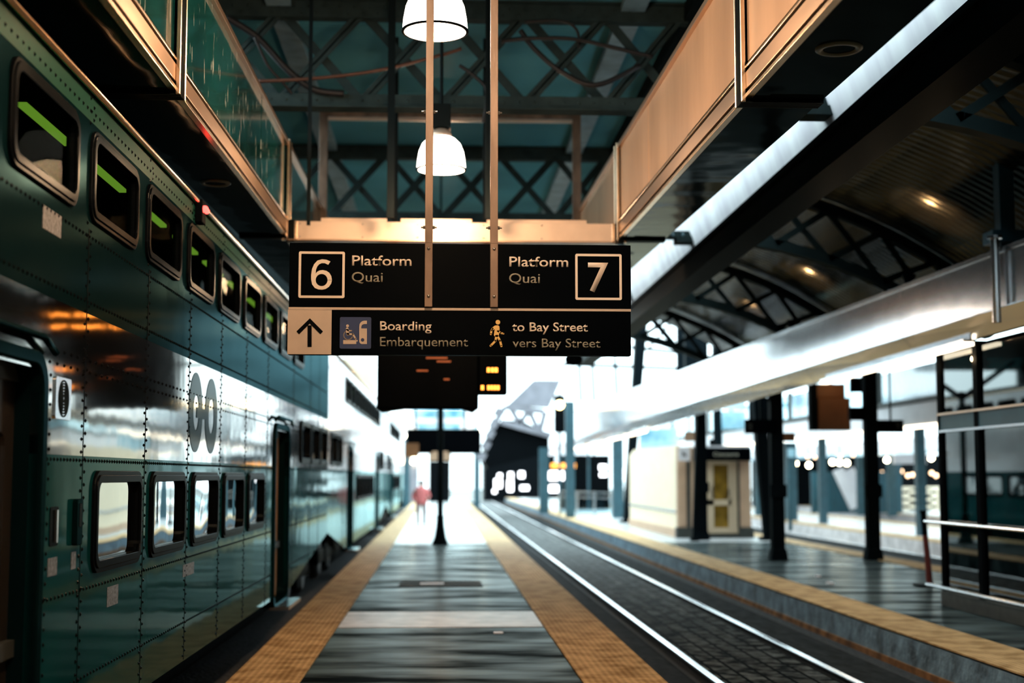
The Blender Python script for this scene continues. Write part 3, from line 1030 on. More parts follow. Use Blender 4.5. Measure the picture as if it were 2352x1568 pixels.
def lamp(x, Y, z, label, power=230):
    g = thing('pendant_lamp', label, 'lamp', (x, Y, z), group='bell shaped platform lamps')
    out = [(0.285, 0.0), (0.288, 0.03), (0.280, 0.12), (0.262, 0.22), (0.225, 0.31), (0.165, 0.37), (0.115, 0.395)]
    inn = [(0.105, 0.385), (0.155, 0.36), (0.213, 0.30), (0.250, 0.215), (0.268, 0.12), (0.274, 0.03), (0.273, 0.0)]
    MB().lathe(out + inn, (0, 0, 0), 40).build('bell_shade', 'lampglow', g, smooth=True)
    MB().lathe([(0.272, -0.004), (0.296, -0.004), (0.296, 0.012), (0.286, 0.014), (0.272, 0.004)], (0, 0, 0), 40).build('rim', 'black', g, smooth=True)
    MB().lathe([(0.12, 0.385), (0.125, 0.42), (0.10, 0.47), (0.06, 0.49), (0.0001, 0.49)], (0, 0, 0), 24).build('cap', 'lampcap', g, smooth=True)
    MB().box((-0.11, -0.08, 0.50), (0.11, 0.08, 0.78)).build('ballast_box', 'steeldark', g, bevel=0.01)
    MB().tube([(0, 0, 0.78), (0, 0, 8.24 - z)], 0.02, 8).build('stem', 'steeldark', g)
    MB().tube([(-0.10, 0, 0.44), (-0.10, 0, 0.53)], 0.012, 6).tube([(0.10, 0, 0.44), (0.10, 0, 0.53)], 0.012, 6).build('bracket', 'lampcap', g)
    plight('lamp_light', (x, Y, z - 0.06), power, WARM, 0.2)
    return g


lamp(-0.06, 12.3, 5.86, 'glowing white bell lamp at the top behind the left sign post')
lamp(0.0, 16.5, 5.53, 'second glowing bell lamp lower down behind the first lamp')
for Y, s_ in ((8.1, 'just before'), (3.9, 'two bays before'), (-0.5, 'three bays before'), (-9, 'four bays before')):
    lamp(-0.03, Y, 5.95, 'glowing bell lamp overhead %s the hanging sign' % s_, 420 if Y == 8.1 else 230)
for Y, s_ in ((29.1, 'third'), (37.5, 'fourth')):
    lamp(0.0, Y, 5.9, '%s bell lamp in the row hidden above the crossbeam' % s_)

# ------------------------------------------------------------------ centre roof: corrugated deck, trusses, stringers
def corr(name, m, xs, zf, ya, yb, pitch=0.13, amp=0.032):
    """corrugated sheet, ribs running along x"""
    vs, fs = [], []
    n = int((yb - ya) / (pitch / 4))
    prof = (0, 1, 1, 0)
    for i in range(n + 1):
        Y = ya + (yb - ya) * i / n
        for x in xs:
            vs.append((x, Y, zf(x) + amp * prof[i % 4]))
    k = len(xs)
    for i in range(n):
        for j in range(k - 1):
            fs.append((i * k + j, i * k + j + 1, (i + 1) * k + j + 1, (i + 1) * k + j))
    return MB().add(vs, fs).build(name, m, solid=0.02)


struct(corr('ceiling', 'deck', (-3.5, 3.35), lambda x: 8.26, -26, 42), 'ribbed metal roof deck over the middle platform', 'ceiling')


def truss(Y, label):
    g = thing('roof_truss', label, 'truss', (0, Y, 0), group='centre roof trusses')
    zb_, zt_ = 6.78, 7.98
    m_ = MB()
    m_.box((-3.4, -0.09, zb_), (3.3, -0.012, zb_ + 0.17)).box((-3.4, -0.16, zb_ - 0.02), (3.3, 0.14, zb_)).box((-3.4, 0.012, zb_), (3.3, 0.09, zb_ + 0.17))
    m_.build('bottom_chord', 'steel', g)
    m_ = MB()
    m_.box((-3.4, -0.09, zt_), (3.3, -0.012, zt_ + 0.22)).box((-3.4, -0.16, zt_ + 0.22), (3.3, 0.14, zt_ + 0.245)).box((-3.4, 0.012, zt_), (3.3, 0.09, zt_ + 0.22))
    m_.build('top_chord', 'steel', g)
    xs = [-3.2, -2.12, -1.04, 0.04, 1.12, 2.2, 3.2]
    for a_, b_ in zip(xs[:-1], xs[1:]):
        MB().bar((a_, -0.05, zb_ + 0.08), (b_, -0.05, zt_ + 0.1), 0.13, 0.02, (0, 1, 0)).bar((a_, -0.02, zb_ + 0.08), (b_, -0.02, zt_ + 0.1), 0.02, 0.08, (0, 1, 0)).build('diagonal', 'steel', g)
        MB().bar((b_, 0.05, zb_ + 0.08), (a_, 0.05, zt_ + 0.1), 0.12, 0.02, (0, 1, 0)).build('diagonal', 'steel', g)
    m_ = MB()
    x = -3.3
    while x < 3.25:
        for zc, o_ in ((zb_ + 0.085, 0), (zt_ + 0.06, 0), (zt_ + 0.15, 0.09)):
            m_.lathe([(0.0001, -0.108), (0.016, -0.102), (0.02, -0.09)], (x + o_, 0, zc), 8, 'y')
        x += 0.2 + 0.06 * (int(x * 10) % 2)
    m_.build('rivets', 'steel', g, smooth=True)['kind'] = 'stuff'
    return g


for i, Y in enumerate((18.5, 26.9, 35.3, 41.8)):
    truss(Y, ['riveted roof truss with crossed braces above the tan frame', 'dim roof truss seen through the tan portal frame', 'roof truss farther back over the departure board', 'last roof truss at the open end of roof'][i])
for x, lb in ((-2.15, 'pale girder running along the roof left of the lamps'), (2.55, 'pale girder running along the roof right of the lamps')):
    tag(MB().box((x - 0.16, -20, 8.12), (x + 0.16, 42, 8.235)).build('roof_stringer', 'palegirder'), lb, 'girder', 'pale roof girders')
for x in (-3.45, 3.30):
    struct(MB().box((x - 0.06, -26, 8.0), (x + 0.06, 42, 8.24)).build('beam_left' if x < 0 else 'beam_right', 'steeldark'))


def cable(name, pts, r_, m, label):
    cu = []
    P = [Vector(p) for p in pts]
    for i in range(len(P) - 1):
        p0, p1, p2, p3 = P[max(i - 1, 0)], P[i], P[i + 1], P[min(i + 2, len(P) - 1)]
        for k in range(8):
            u = k / 8
            cu.append(0.5 * ((2 * p1) + (p2 - p0) * u + (2 * p0 - 5 * p1 + 4 * p2 - p3) * u * u + (3 * p1 - p0 - 3 * p2 + p3) * u ** 3))
    cu.append(P[-1])
    return tag(MB().tube(cu, r_, 6).build(name, m, smooth=True), label, 'cable', 'loose roof cables')


A = lambda *q: at(*q)
cable('roof_cable', [A(520, 40, 18.0), A(590, 85, 18.1), A(660, 160, 18.2), A(720, 205, 18.3), A(790, 215, 18.35)], 0.045, 'cable', 'thick black cable sagging across the truss at left')
cable('roof_cable', [A(585, 85, 18.0), A(615, 150, 18.1), A(650, 190, 18.2), A(670, 215, 18.3)], 0.02, 'cable', 'thin black cable beside the thick one at left')
cable('conduit', [A(590, 187, 17.68), A(720, 180, 17.68), A(860, 163, 17.68), A(1000, 130, 17.68), A(1060, 112, 17.68)], 0.024, 'redcable', 'rusty conduit sloping up across the roof to the lamps')
cable('roof_cable', [A(1150, 95, 17.9), A(1220, 88, 17.9), A(1320, 90, 17.9), A(1420, 112, 17.9), A(1500, 130, 17.9)], 0.028, 'cable', 'black cable arching right of the sign posts')
cable('roof_cable', [A(1195, 70, 18.0), A(1230, 115, 18.0), A(1290, 165, 18.0), A(1370, 195, 18.0), A(1470, 150, 18.0)], 0.035, 'cable', 'black cable looping down behind the right diagonal')
cable('roof_cable', [A(1055, 150, 17.8), A(1090, 175, 17.8), A(1118, 210, 17.8), A(1110, 280, 17.8)], 0.025, 'cable', 'grey cable curving down beside the right hanger')
cable('roof_cable', [A(1205, 50, 18.1), A(1290, 48, 18.1), A(1325, 70, 18.1), A(1330, 110, 18.1)], 0.02, 'cable', 'small looped cable near the top of the truss')

# ------------------------------------------------------------------ slot wall, side bay roof
struct(MB().prism([(4.22, 5.69), (4.26, 5.69), (3.98, 6.62), (3.94, 6.62)], -20, 43).build('window_1', 'upstand'), 'pale streaked translucent glazing of the daylight slot over the track', 'window')
struct(MB().prism([(3.94, 6.6), (3.98, 6.62), (3.42, 8.24), (3.36, 8.24)], -20, 43).build('wall_slot', 'steeldark'))  # opaque sheet added above the glazing to cut its light
struct(MB().box((-12, 43.6, 6.95), (3.4, 43.9, 13)).build('wall_skyblock_end', 'steeldark'))  # added unseen wall, keeps sky out of the fascia's reflection
m_ = MB().box((4.2, -20, 5.30), (4.62, 43, 5.68)).box((4.15, -20, 5.62), (4.7, 43, 5.69))
struct(m_.build('beam_slot', 'column'))
struct(MB().box((4.56, -20, 5.68), (4.62, 43, 6.30)).build('wall_slot_blocker', 'steeldark'))  # added plate hiding the bright glazing from the right bay
struct(MB().box((-4.6, -20, 5.68), (-4.5, 43, 7.2)).build('wall_left', 'steeldark'))


def chord(x):
    xx = x if x < 9 else 18 - x
    return 5.86 - 0.075 * (xx - 4.2) ** 2


xs_ = [5.4 + i * 0.6 for i in range(16)]
struct(corr('ceiling_right', 'deckside', xs_, lambda x: chord(x) + 1.12, -20, 42, 0.22, 0.03), 'curved ribbed roof over the right platform', 'ceiling')
struct(MB().box((-60, -120, 6.9), (-4.5, 66, 7.0)).build('ceiling_left', 'steeldark'))  # carried past the other roofs to block sky reflections
struct(MB().box((14.1, -120, 6.9), (60, 40, 7.0)).build('ceiling_outer', 'steeldark'))
struct(MB().box((-4.5, -120, 8.3), (14.1, -26, 8.4)).build('ceiling_rear', 'steeldark'))
struct(MB().box((-60, -60.3, -0.8), (60, -60, 8.4)).build('wall_skyblock_rear', 'steeldark'))  # added out of view to stop sky light from behind
struct(MB().box((-12.3, -60, -0.8), (-12, 66, 7.2)).build('wall_skyblock_left', 'steeldark'))  # added side wall, blocks sky light from the left
struct(MB().box((24, -60, -0.8), (24.3, 34, 7.2)).build('wall_skyblock_right', 'steeldark'))  # added out of view, shuts off daylight from the right side
struct(MB().box((4.3, -26, 8.3), (14.1, -20, 8.4)).build('ceiling_rear_right', 'steeldark'))


def sidetruss(Y, label):
    g = thing('arched_truss', label, 'truss', (0, Y, 0), group='arched side bay trusses')
    xs = [4.66 + i * 0.5 for i in range(20)]
    m1, m2 = MB(), MB()
    for a_, b_ in zip(xs[:-1], xs[1:]):
        m1.bar((a_, 0, chord(a_)), (b_, 0, chord(b_)), 0.22, 0.03, (0, 0, 1))
        m1.bar((a_, 0, chord(a_) + 0.09), (b_, 0, chord(b_) + 0.09), 0.05, 0.18, (0, 0, 1))
        m2.bar((a_, 0, chord(a_) + 0.95), (b_, 0, chord(b_) + 0.95), 0.2, 0.16, (0, 0, 1))
    m1.build('lower_chord', 'steelside', g)
    m2.build('upper_chord', 'steeldark', g)
    xs = [4.7 + i * 0.9 for i in range(11)]
    for i, (a_, b_) in enumerate(zip(xs[:-1], xs[1:])):
        MB().bar((a_, 0, chord(a_) + 0.1), (b_, 0, chord(b_) + 0.92), 0.11, 0.05, (0, 1, 0)).build('web_brace', 'steelside', g)
        MB().bar((b_, 0.04, chord(b_) + 0.1), (a_, 0.04, chord(a_) + 0.92), 0.10, 0.05, (0, 1, 0)).build('web_brace', 'steelside', g)
    MB().box((3.3, -0.10, 5.88), (4.5, 0.10, 6.0)).box((3.9, -0.16, 5.80), (4.5, 0.16, 5.9)).build('slot_strut', 'steel', g)
    m_ = MB()
    for k in range(6):
        m_.ball((3.5 + k * 0.17, -0.10, 5.94), 0.03, 8, 6)
    m_.build('rivets', 'palegirder', g)
    return g


for i, Y in enumerate((14.9, 23.3, 30.8, 39.2)):
    sidetruss(Y, ['arched truss of right bay at the upper right corner', 'arched truss meeting the bright slot above number 7', 'arched truss beside the right edge of the sign', 'lowest distant arched truss over the white fascia'][i])
tag(MB().box((7.5, 18.5, 4.86), (7.7, 18.7, 6.35)).box((7.36, 18.42, 5.06), (7.84, 18.78, 5.22)).build('roof_post', 'bluesteel'), 'blue grey post with collar rising above the fascia at right edge', 'post')

# warm uplights that stand on the right canopy and light the ribbed roof
def uplight(x, Y, z, label, e=70):
    g = thing('uplight', label, 'lamp', (x, Y, z), group='canopy uplights')
    MB().lathe([(0.06, 0), (0.11, 0.16), (0.10, 0.16), (0.05, 0.02)], (0, 0, 0), 16).build('housing', 'black', g)
    MB().lathe([(0.0001, 0.12), (0.085, 0.12)], (0, 0, 0), 16).build('lens', 'lampwarm', g)
    plight('uplight_light', (x, Y, z + 0.2), e, (1.0, 0.56, 0.28), 0.06, 'SPOT', R(85), (PI, R(25), 0))


uplight(7.28, 21.6, 4.90, 'small uplight on the canopy below the nearest glowing roof patch')
uplight(7.28, 29.0, 5.0, 'small uplight on the canopy below the middle glowing roof patch')
uplight(7.28, 34.6, 5.02, 'small uplight on the canopy below the farthest glowing roof patch')

# ------------------------------------------------------------------ train
def wall(y0, y1, z0, z1, holes, x=0.0):
    ys = sorted({y0, y1, *[min(max(h[0], y0), y1) for h in holes], *[min(max(h[1], y0), y1) for h in holes]})
    zs = sorted({z0, z1, *[min(max(h[2], z0), z1) for h in holes], *[min(max(h[3], z0), z1) for h in holes]})
    m_ = MB()
    for a_, b_ in zip(ys[:-1], ys[1:]):
        for c_, d_ in zip(zs[:-1], zs[1:]):
            yc, zc = (a_ + b_) / 2, (c_ + d_) / 2
            if any(h[0] < yc < h[1] and h[2] < zc < h[3] for h in holes):
                continue
            m_.add([(x, a_, c_), (x, b_, c_), (x, b_, d_), (x, a_, d_)], [(0, 1, 2, 3)])
    return m_


def car(y0, y1, loc, rz, label, doors, lows, ups, mids, seams, detail, lowm='glower', midm='silver', upm='gupper', cant='gcant'):
    g = thing('train_car', label, 'train car', loc, rz, 'double deck commuter train cars')
    holes = []
    for a_, b_ in doors:
        holes.append((a_, b_, 0.2, 2.58))
    for a_ in lows:
        holes.append((a_ + 0.05, a_ + 1.44, 1.34, 1.93))
    for a_, b_ in mids:
        holes.append((a_ + 0.04, b_ - 0.04, 2.2, 2.78))
    for a_ in ups:
        holes.append((a_ + 0.05, a_ + 1.38, 3.72, 4.24))
    cuts = [y0] + [q for d_ in doors for q in d_] + [y1]
    for k in range(0, len(cuts), 2):
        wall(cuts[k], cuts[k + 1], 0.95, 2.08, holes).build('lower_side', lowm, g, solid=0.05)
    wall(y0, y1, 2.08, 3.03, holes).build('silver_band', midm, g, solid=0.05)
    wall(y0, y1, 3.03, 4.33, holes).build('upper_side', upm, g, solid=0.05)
    wall(y0, y1, 4.33, 4.53, []).build('roof_edge', cant, g, solid=0.05)
    m_ = MB()
    prof = [(0.0, 4.53), (-0.10, 4.58), (-0.35, 4.72), (-0.9, 4.82), (-1.5, 4.85), (-2.1, 4.82), (-2.65, 4.72), (-2.9, 4.58), (-3.0, 4.5)]
    vs = [(x, y, z) for y in (y0, y1) for x, z in prof]
    n = len(prof)
    m_.add(vs, [(i, i + 1, n + i + 1, n + i) for i in range(n - 1)])
    m_.build('roof', 'steeldark', g, solid=0.04)
    MB().tube([(0.025, y0 + 0.1, 4.535), (0.025, y1 - 0.1, 4.535)], 0.026, 8).build('gutter', 'brass', g, smooth=True)
    # skirt with sloping ends over the bogies
    ends = [y0] + [q for d_ in doors for q in d_] + [y1]
    m_ = MB()
    for i in range(0, len(ends), 2):
        a_, b_ = ends[i], ends[i + 1]
        if i == 0:
            poly = [(a_, 0.95), (a_, 0.84), (min(a_ + 5.2, b_), 0.27), (b_, 0.27), (b_, 0.95)]
        elif i == len(ends) - 2:
            poly = [(a_, 0.95), (a_, 0.27), (max(b_ - 6.2, a_), 0.27), (b_, 0.84), (b_, 0.95)]
        else:
            poly = [(a_, 0.95), (a_, 0.27), (b_, 0.27), (b_, 0.95)]
        m_.prism(poly, -0.05, 0.0, 'x')
    m_.build('skirt', lowm, g)
    # inside
    m_ = MB()
    m_.box((-2.9, y0 + 0.05, 1.0), (-2.85, y1 - 0.05, 4.5)).box((-2.9, y0 + 0.05, 2.5), (-1.0, y1 - 0.05, 2.6)).box((-2.9, y0 + 0.05, 0.9), (-0.1, y1 - 0.05, 1.0))
    m_.box((-2.9, y0, 0.9), (-0.05, y0 + 0.05, 4.5)).box((-2.9, y1 - 0.05, 0.9), (-0.05, y1, 4.5)).box((-1.0, y0 + 0.05, 2.5), (-0.12, y1 - 0.05, 2.6))
    m_.build('interior', 'traininside', g)
    MB().box((-3.0, y0, 0.3), (-2.95, y1, 4.5)).build('far_side', 'gupper', g)

    def win(a_, b_, z0, z1, gm_, fr=0.085, r_=0.13):
        f = MB()
        f.ring(rrect(a_, z0, b_, z1, r_), rrect(a_ + fr, z0 + fr, b_ - fr, z1 - fr, r_ * 0.62), -0.05, 0.022, 'x')
        f.ring(rrect(a_ + fr * 0.35, z0 + fr * 0.35, b_ - fr * 0.35, z1 - fr * 0.35, r_ * 0.8), rrect(a_ + fr, z0 + fr, b_ - fr, z1 - fr, r_ * 0.62), 0.0, 0.032, 'x')
        fo = f.build('window_frame', 'framerubber', g, bevel=0.006)
        MB().prism(rrect(a_ + fr * 0.7, z0 + fr * 0.7, b_ - fr * 0.7, z1 - fr * 0.7, r_ * 0.6), -0.03, -0.02, 'x').build('window_pane', gm_, fo)
    for a_ in lows:
        win(a_, a_ + 1.49, 1.285, 1.985, 'tglasslow')
    for a_ in ups:
        win(a_, a_ + 1.43, 3.66, 4.29, 'tglass', 0.08, 0.14)
    for a_, b_ in mids:
        win(a_, b_, 2.15, 2.84, 'tglasslow')
    for i, (a_, b_) in enumerate(doors):
        fr = MB()
        fr.ring(rrect(a_ - 0.08, 0.14, b_ + 0.10, 2.68, 0.22), rrect(a_, 0.2, b_, 2.60, 0.16), -0.16, 0.03, 'x')
        fo = fr.build('door_frame', 'gupper', g, bevel=0.01)
        mid = (a_ + b_) / 2
        for k, (p, q) in enumerate(((a_ + 0.01, mid - 0.02), (mid + 0.02, b_ - 0.01))):
            lf = MB().ring(rrect(p, 0.2, q, 2.6, 0.02), rrect(p + 0.16, 1.25, q - 0.16, 2.2, 0.08), -0.19, -0.14, 'x').build('door_leaf', 'doorwarm' if (k == 0) == (i == 0) else 'doordark', g)  # one leaf per door coloured warm for the lit interior
            MB().prism(rrect(p + 0.15, 1.24, q - 0.15, 2.21, 0.08), -0.17, -0.165, 'x').build('door_pane', 'tglasslow', lf)
            MB().box((-0.17, (q - 0.03) if k == 0 else (p), 0.2), (-0.12, q if k == 0 else p + 0.03, 2.6)).build('door_edge', 'rubber', lf)
        MB().box((-0.05, a_ + 0.05, 0.12), (0.22, b_ - 0.05, 0.17)).build('door_step', 'aluminium', g)
        MB().tube([(0.045, a_ - 0.3, 2.70), (0.05, a_, 2.76), (0.05, b_ - 0.1, 2.76), (0.045, b_ + 0.16, 2.69)], 0.022, 8).build('drip_rail', 'gupper', g, smooth=True)
    # ceiling tube lights seen through the top windows
    if ups:
        for a_ in ups:
            MB().box((-0.46, a_ - 0.1, 4.40), (-0.40, a_ + 1.05, 4.43)).build('ceiling_tube', 'tubegreen', g)
        for a_ in ups[1:]:
            MB().box((-0.95, a_ + 0.2, 2.6), (-0.85, a_ + 0.3, 3.9)).box((-0.95, a_ + 0.2, 3.3), (-0.5, a_ + 0.3, 3.42)).build('seat_back', 'seat', g, bevel=0.03)
    # rivets
    if detail:
        m_ = MB()

        def rv(y, z, r_=0.015):
            m_.add([(0, y - r_, z), (0, y - r_ * 0.5, z - r_ * 0.87), (0, y + r_ * 0.5, z - r_ * 0.87), (0, y + r_, z), (0, y + r_ * 0.5, z + r_ * 0.87), (0, y - r_ * 0.5, z + r_ * 0.87), (r_ * 0.7, y, z)],
                   [(0, 1, 6), (1, 2, 6), (2, 3, 6), (3, 4, 6), (4, 5, 6), (5, 0, 6)])

        def free(y, z):
            return not any(h[0] - 0.1 < y < h[1] + 0.1 and h[2] - 0.06 < z < h[3] + 0.06 for h in holes)
        for sy in seams:
            z = 0.32
            while z < 4.5:
                for o_, dz in ((-0.045, 0), (0.045, 0.04)):
                    if free(sy + o_, z + dz):
                        rv(sy + o_, z + dz)
                z += 0.085
        for z, st in ((2.05, 0.075), (1.20, 0.085), (0.62, 0.085), (3.11, 0.085), (3.55, 0.085), (4.40, 0.11), (2.72, 0.16), (2.64, 0.16)):
            y = 8.75 if z < 3 else 5.6
            while y < 27.8:
                if free(y, z):
                    rv(y, z)
                y += st
        z = 0.4
        while z < 2.6:
            rv(8.78, z)
            z += 0.09
        m_.build('rivets', 'framerubber', g)
    for sy in seams:
        MB().box((-0.01, sy - 0.004, 0.28), (0.003, sy + 0.004, 3.6)).build('panel_seam', 'framerubber', g)
    # bogies
    for yc in (y0 + 2.9, y1 - 2.9):
        bo = MB().box((-0.42, yc - 1.7, 0.12), (-0.25, yc + 1.7, 0.42)).box((-0.46, yc - 0.4, 0.0), (-0.22, yc + 0.4, 0.6)).build('bogie', 'black', g, bevel=0.03)
        for q in (-1.15, 1.15):
            MB().lathe([(0.0001, -0.28), (0.36, -0.28), (0.42, -0.34), (0.46, -0.46), (0.0001, -0.46)], (0, yc + q, 0.24), 28, 'x').build('wheel', 'railside', bo, smooth=False)
    MB().box((-2.6, y0 + 5.5, -0.1), (-0.35, y1 - 5.5, 0.85)).build('underframe', 'black', g, bevel=0.03)
    MB().box((-1.9, y1 - 0.1, 0.9), (-0.9, y1 + 0.18, 3.0)).build('gangway', 'rubber', g, bevel=0.05)
    return g


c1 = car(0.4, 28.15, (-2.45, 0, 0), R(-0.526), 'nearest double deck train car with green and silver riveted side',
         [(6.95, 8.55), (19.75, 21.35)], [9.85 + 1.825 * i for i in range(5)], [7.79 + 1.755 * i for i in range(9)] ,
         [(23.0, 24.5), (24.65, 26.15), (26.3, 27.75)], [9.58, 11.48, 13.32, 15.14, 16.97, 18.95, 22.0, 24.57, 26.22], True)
car(28.55, 56.3, (-2.36, 0, 0), R(-0.25), 'second train car beyond the first gap, whitened for its reflections',
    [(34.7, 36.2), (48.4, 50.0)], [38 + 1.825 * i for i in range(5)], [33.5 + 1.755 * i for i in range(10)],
    [(29.2, 30.8), (31.0, 32.4), (51, 52.5), (52.7, 54.2)], [33, 37.5, 42, 47, 51], False, 'glower', 'farglare', 'farglare', 'farglare')
car(56.7, 84, (-2.13, 0, 0), 0, 'farthest train car, sides whitened for reflections, near the walking person',
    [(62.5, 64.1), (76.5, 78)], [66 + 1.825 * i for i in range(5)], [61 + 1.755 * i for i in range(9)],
    [(57.5, 59), (59.2, 60.7)], [61, 65, 70, 76], False, 'glower', 'farglare', 'farglare', 'farglare')

# fittings on the near car
gr = MB().prism(rrect(8.86, 2.30, 9.21, 2.56, 0.02), 0.0, 0.012, 'x').build('speaker_plate', 'aluminium', c1)
m_ = MB()
for k in range(6):
    m_.lathe([(0.018 + k * 0.018, 0.012), (0.018 + k * 0.018, 0.016), (0.027 + k * 0.018, 0.016), (0.027 + k * 0.018, 0.012)], (0, 9.035, 2.43), 28, 'x')
m_.build('speaker_rings', 'steeldark', gr)
hb = MB().prism(rrect(9.36, 1.50, 9.50, 1.80, 0.02), 0.0, 0.035, 'x').build('control_box', 'gupper', c1, bevel=0.006)
MB().box((0.035, 9.40, 1.62), (0.038, 9.46, 1.77)).build('control_window', 'framerubber', hb)
hs = MB().prism(rrect(8.84, 1.52, 9.02, 1.76, 0.02), 0.0, 0.006, 'x').build('handle_recess', 'framerubber', c1)
MB().box((0.006, 8.94, 1.54), (0.02, 8.97, 1.74)).build('handle', 'aluminium', hs)
for a_, b_, z0, z1 in ((8.83, 9.03, 1.34, 1.45), (9.36, 9.47, 1.35, 1.46), (10.35, 10.68, 1.02, 1.16), (13.2, 13.75, 1.03, 1.14), (8.5, 8.9, 3.42, 3.56)):
    MB().box((0.0, a_, z0), (0.003, b_, z1)).build('sticker', 'sticker', c1)
mk = MB().box((0.0, 13.42, 4.34), (0.07, 13.62, 4.56)).build('marker_lamp', 'black', c1, bevel=0.01)
MB().ball((0.085, 13.47, 4.47), 0.035, 12, 8).build('red_lens', 'redlamp', mk, smooth=True)
MB().ball((0.085, 13.575, 4.47), 0.028, 12, 8).build('red_lens', 'redlamp', mk, smooth=True)
# two interlocked oval letters on the silver band
def oval(cy, cz, ry, rz_, n=36):
    return [(cy + math.cos(i * 2 * PI / n) * ry, cz + math.sin(i * 2 * PI / n) * rz_) for i in range(n)]


m_ = MB()
m_.ring(oval(13.68, 2.55, 0.36, 0.38), oval(13.70, 2.55, 0.15, 0.17), 0.0, 0.004, 'x')
m_.ring(oval(14.55, 2.55, 0.36, 0.38), oval(14.55, 2.55, 0.16, 0.18), 0.0, 0.004, 'x')
m_.box((0.0, 13.72, 2.50), (0.005, 14.35, 2.60))
m_.build('logo', 'logo', c1)

# ------------------------------------------------------------------ departure board behind the sign
YB = 20.0
db = thing('departure_board', 'black hanging departure board with orange digits below the sign', 'display board', (0, YB, 0))
MB().box((-0.885, 0, 2.89), (0.54, 0.35, 4.6)).build('left_housing', 'signblack', db, bevel=0.02)
MB().box((0.54, 0.02, 3.09), (0.945, 0.33, 4.6)).build('right_housing', 'signblack', db, bevel=0.02)
MB().prism([(-0.885, 2.90), (-0.82, 2.84), (-0.5, 2.89), (0.30, 2.89), (0.46, 2.84), (0.54, 2.90)], 0.02, 0.3).build('bottom_lip', 'signblack', db)
MB().box((-0.7, 0.05, 4.6), (-0.62, 0.15, 8.24)).box((0.6, 0.05, 4.6), (0.68, 0.15, 8.24)).build('hanger', 'steeldark', db)
for rr, pats in enumerate((((0.66, 0.70), (0.715, 0.755), (0.765, 0.81)), ((0.575, 0.615), (0.665, 0.70), (0.71, 0.745), (0.755, 0.79), (0.80, 0.835)))):
    z = (3.435, 3.185)[rr]
    for p, q in pats:
        m_ = MB()
        for zz in (-0.022, 0.0, 0.022):
            m_.box((p, 0.012, z + zz - 0.009), (q, 0.02, z + zz + 0.009))
        m_.build('board_digit', 'led', db)
for k in range(2):
    z = 4.02 + k * 0.17
    xx = -0.75
    while xx < 0.85:
        wd = random.uniform(0.05, 0.22)
        MB().box((xx, -0.006 if xx < 0.5 else 0.012, z - 0.03), (min(xx + wd, 0.9 if xx > 0.5 else 0.52), 0.02, z + 0.03)).build('board_digit', 'led', db)
        xx += wd + random.choice((0.04, 0.07, 0.16))
for xx, z, wd in ((-0.33, 3.42, 0.16), (-0.2, 3.60, 0.3), (0.05, 3.3, 0.08), (-0.05, 3.55, 0.2)):
    MB().box((xx, -0.004, z - 0.012), (xx + wd, 0.0, z + 0.012)).build('dim_digit', 'leddim', db)
tag(MB().lathe([(0.0001, 0.14), (0.1, 0.12), (0.15, 0.05), (0.15, 0.0), (0.12, -0.06), (0.0001, -0.09)], at(1318, 828, 24), 20).tube([at(1318, 815, 24), at(1318, 655, 24)], 0.02, 6).build('dome_camera', 'black', smooth=True), 'black dome camera hanging just under the right end of sign', 'camera')

# ------------------------------------------------------------------ middle platform far: column, second sign, person
pc = thing('platform_column', 'slim dark column with flared foot standing mid platform', 'column', (0.02, 40.9, 0))
MB().lathe([(0.0001, 0), (0.24, 0), (0.23, 0.05), (0.17, 0.2), (0.125, 0.5), (0.105, 0.74), (0.12, 0.75), (0.12, 0.8), (0.085, 0.82), (0.085, 4.4), (0.0001, 4.4)], (0, 0, 0), 20).build('shaft', 'column', pc, smooth=False)
MB().bar((0, 0, 4.2), (-1.6, 0, 5.3), 0.1, 0.14).bar((0, 0, 4.2), (1.6, 0, 5.3), 0.1, 0.14).build('canopy_arm', 'column', pc)
s2 = thing('hanging_sign', 'distant black hanging sign behind the slim column', 'sign', (0, 50, 0))
MB().box((-1.16, 0, 2.72), (1.44, 0.2, 3.58)).build('sign_box', 'signblack', s2, bevel=0.02)
MB().box((-0.9, 0.05, 3.58), (-0.82, 0.13, 5.6)).box((0.82, 0.05, 3.58), (0.9, 0.13, 5.6)).build('hanger', 'column', s2)
a, b = at(930, 1050, 50), at(962, 1018, 50)
MB().box((a.x, -0.2, a.z), (b.x, 0.0, b.z)).build('square_notice', 'brown', s2)['label'] = 'small brown square notice'
a, b = at(985, 1057, 49), at(1036, 1040, 49)
MB().box((a.x, -0.1, a.z), (b.x, 0.0, b.z)).box((a.x + 0.1, -0.06, b.z), (b.x - 0.1, -0.02, 2.8)).build('lower_plate', 'boothtrim', s2)['label'] = 'small tan plate hung below'


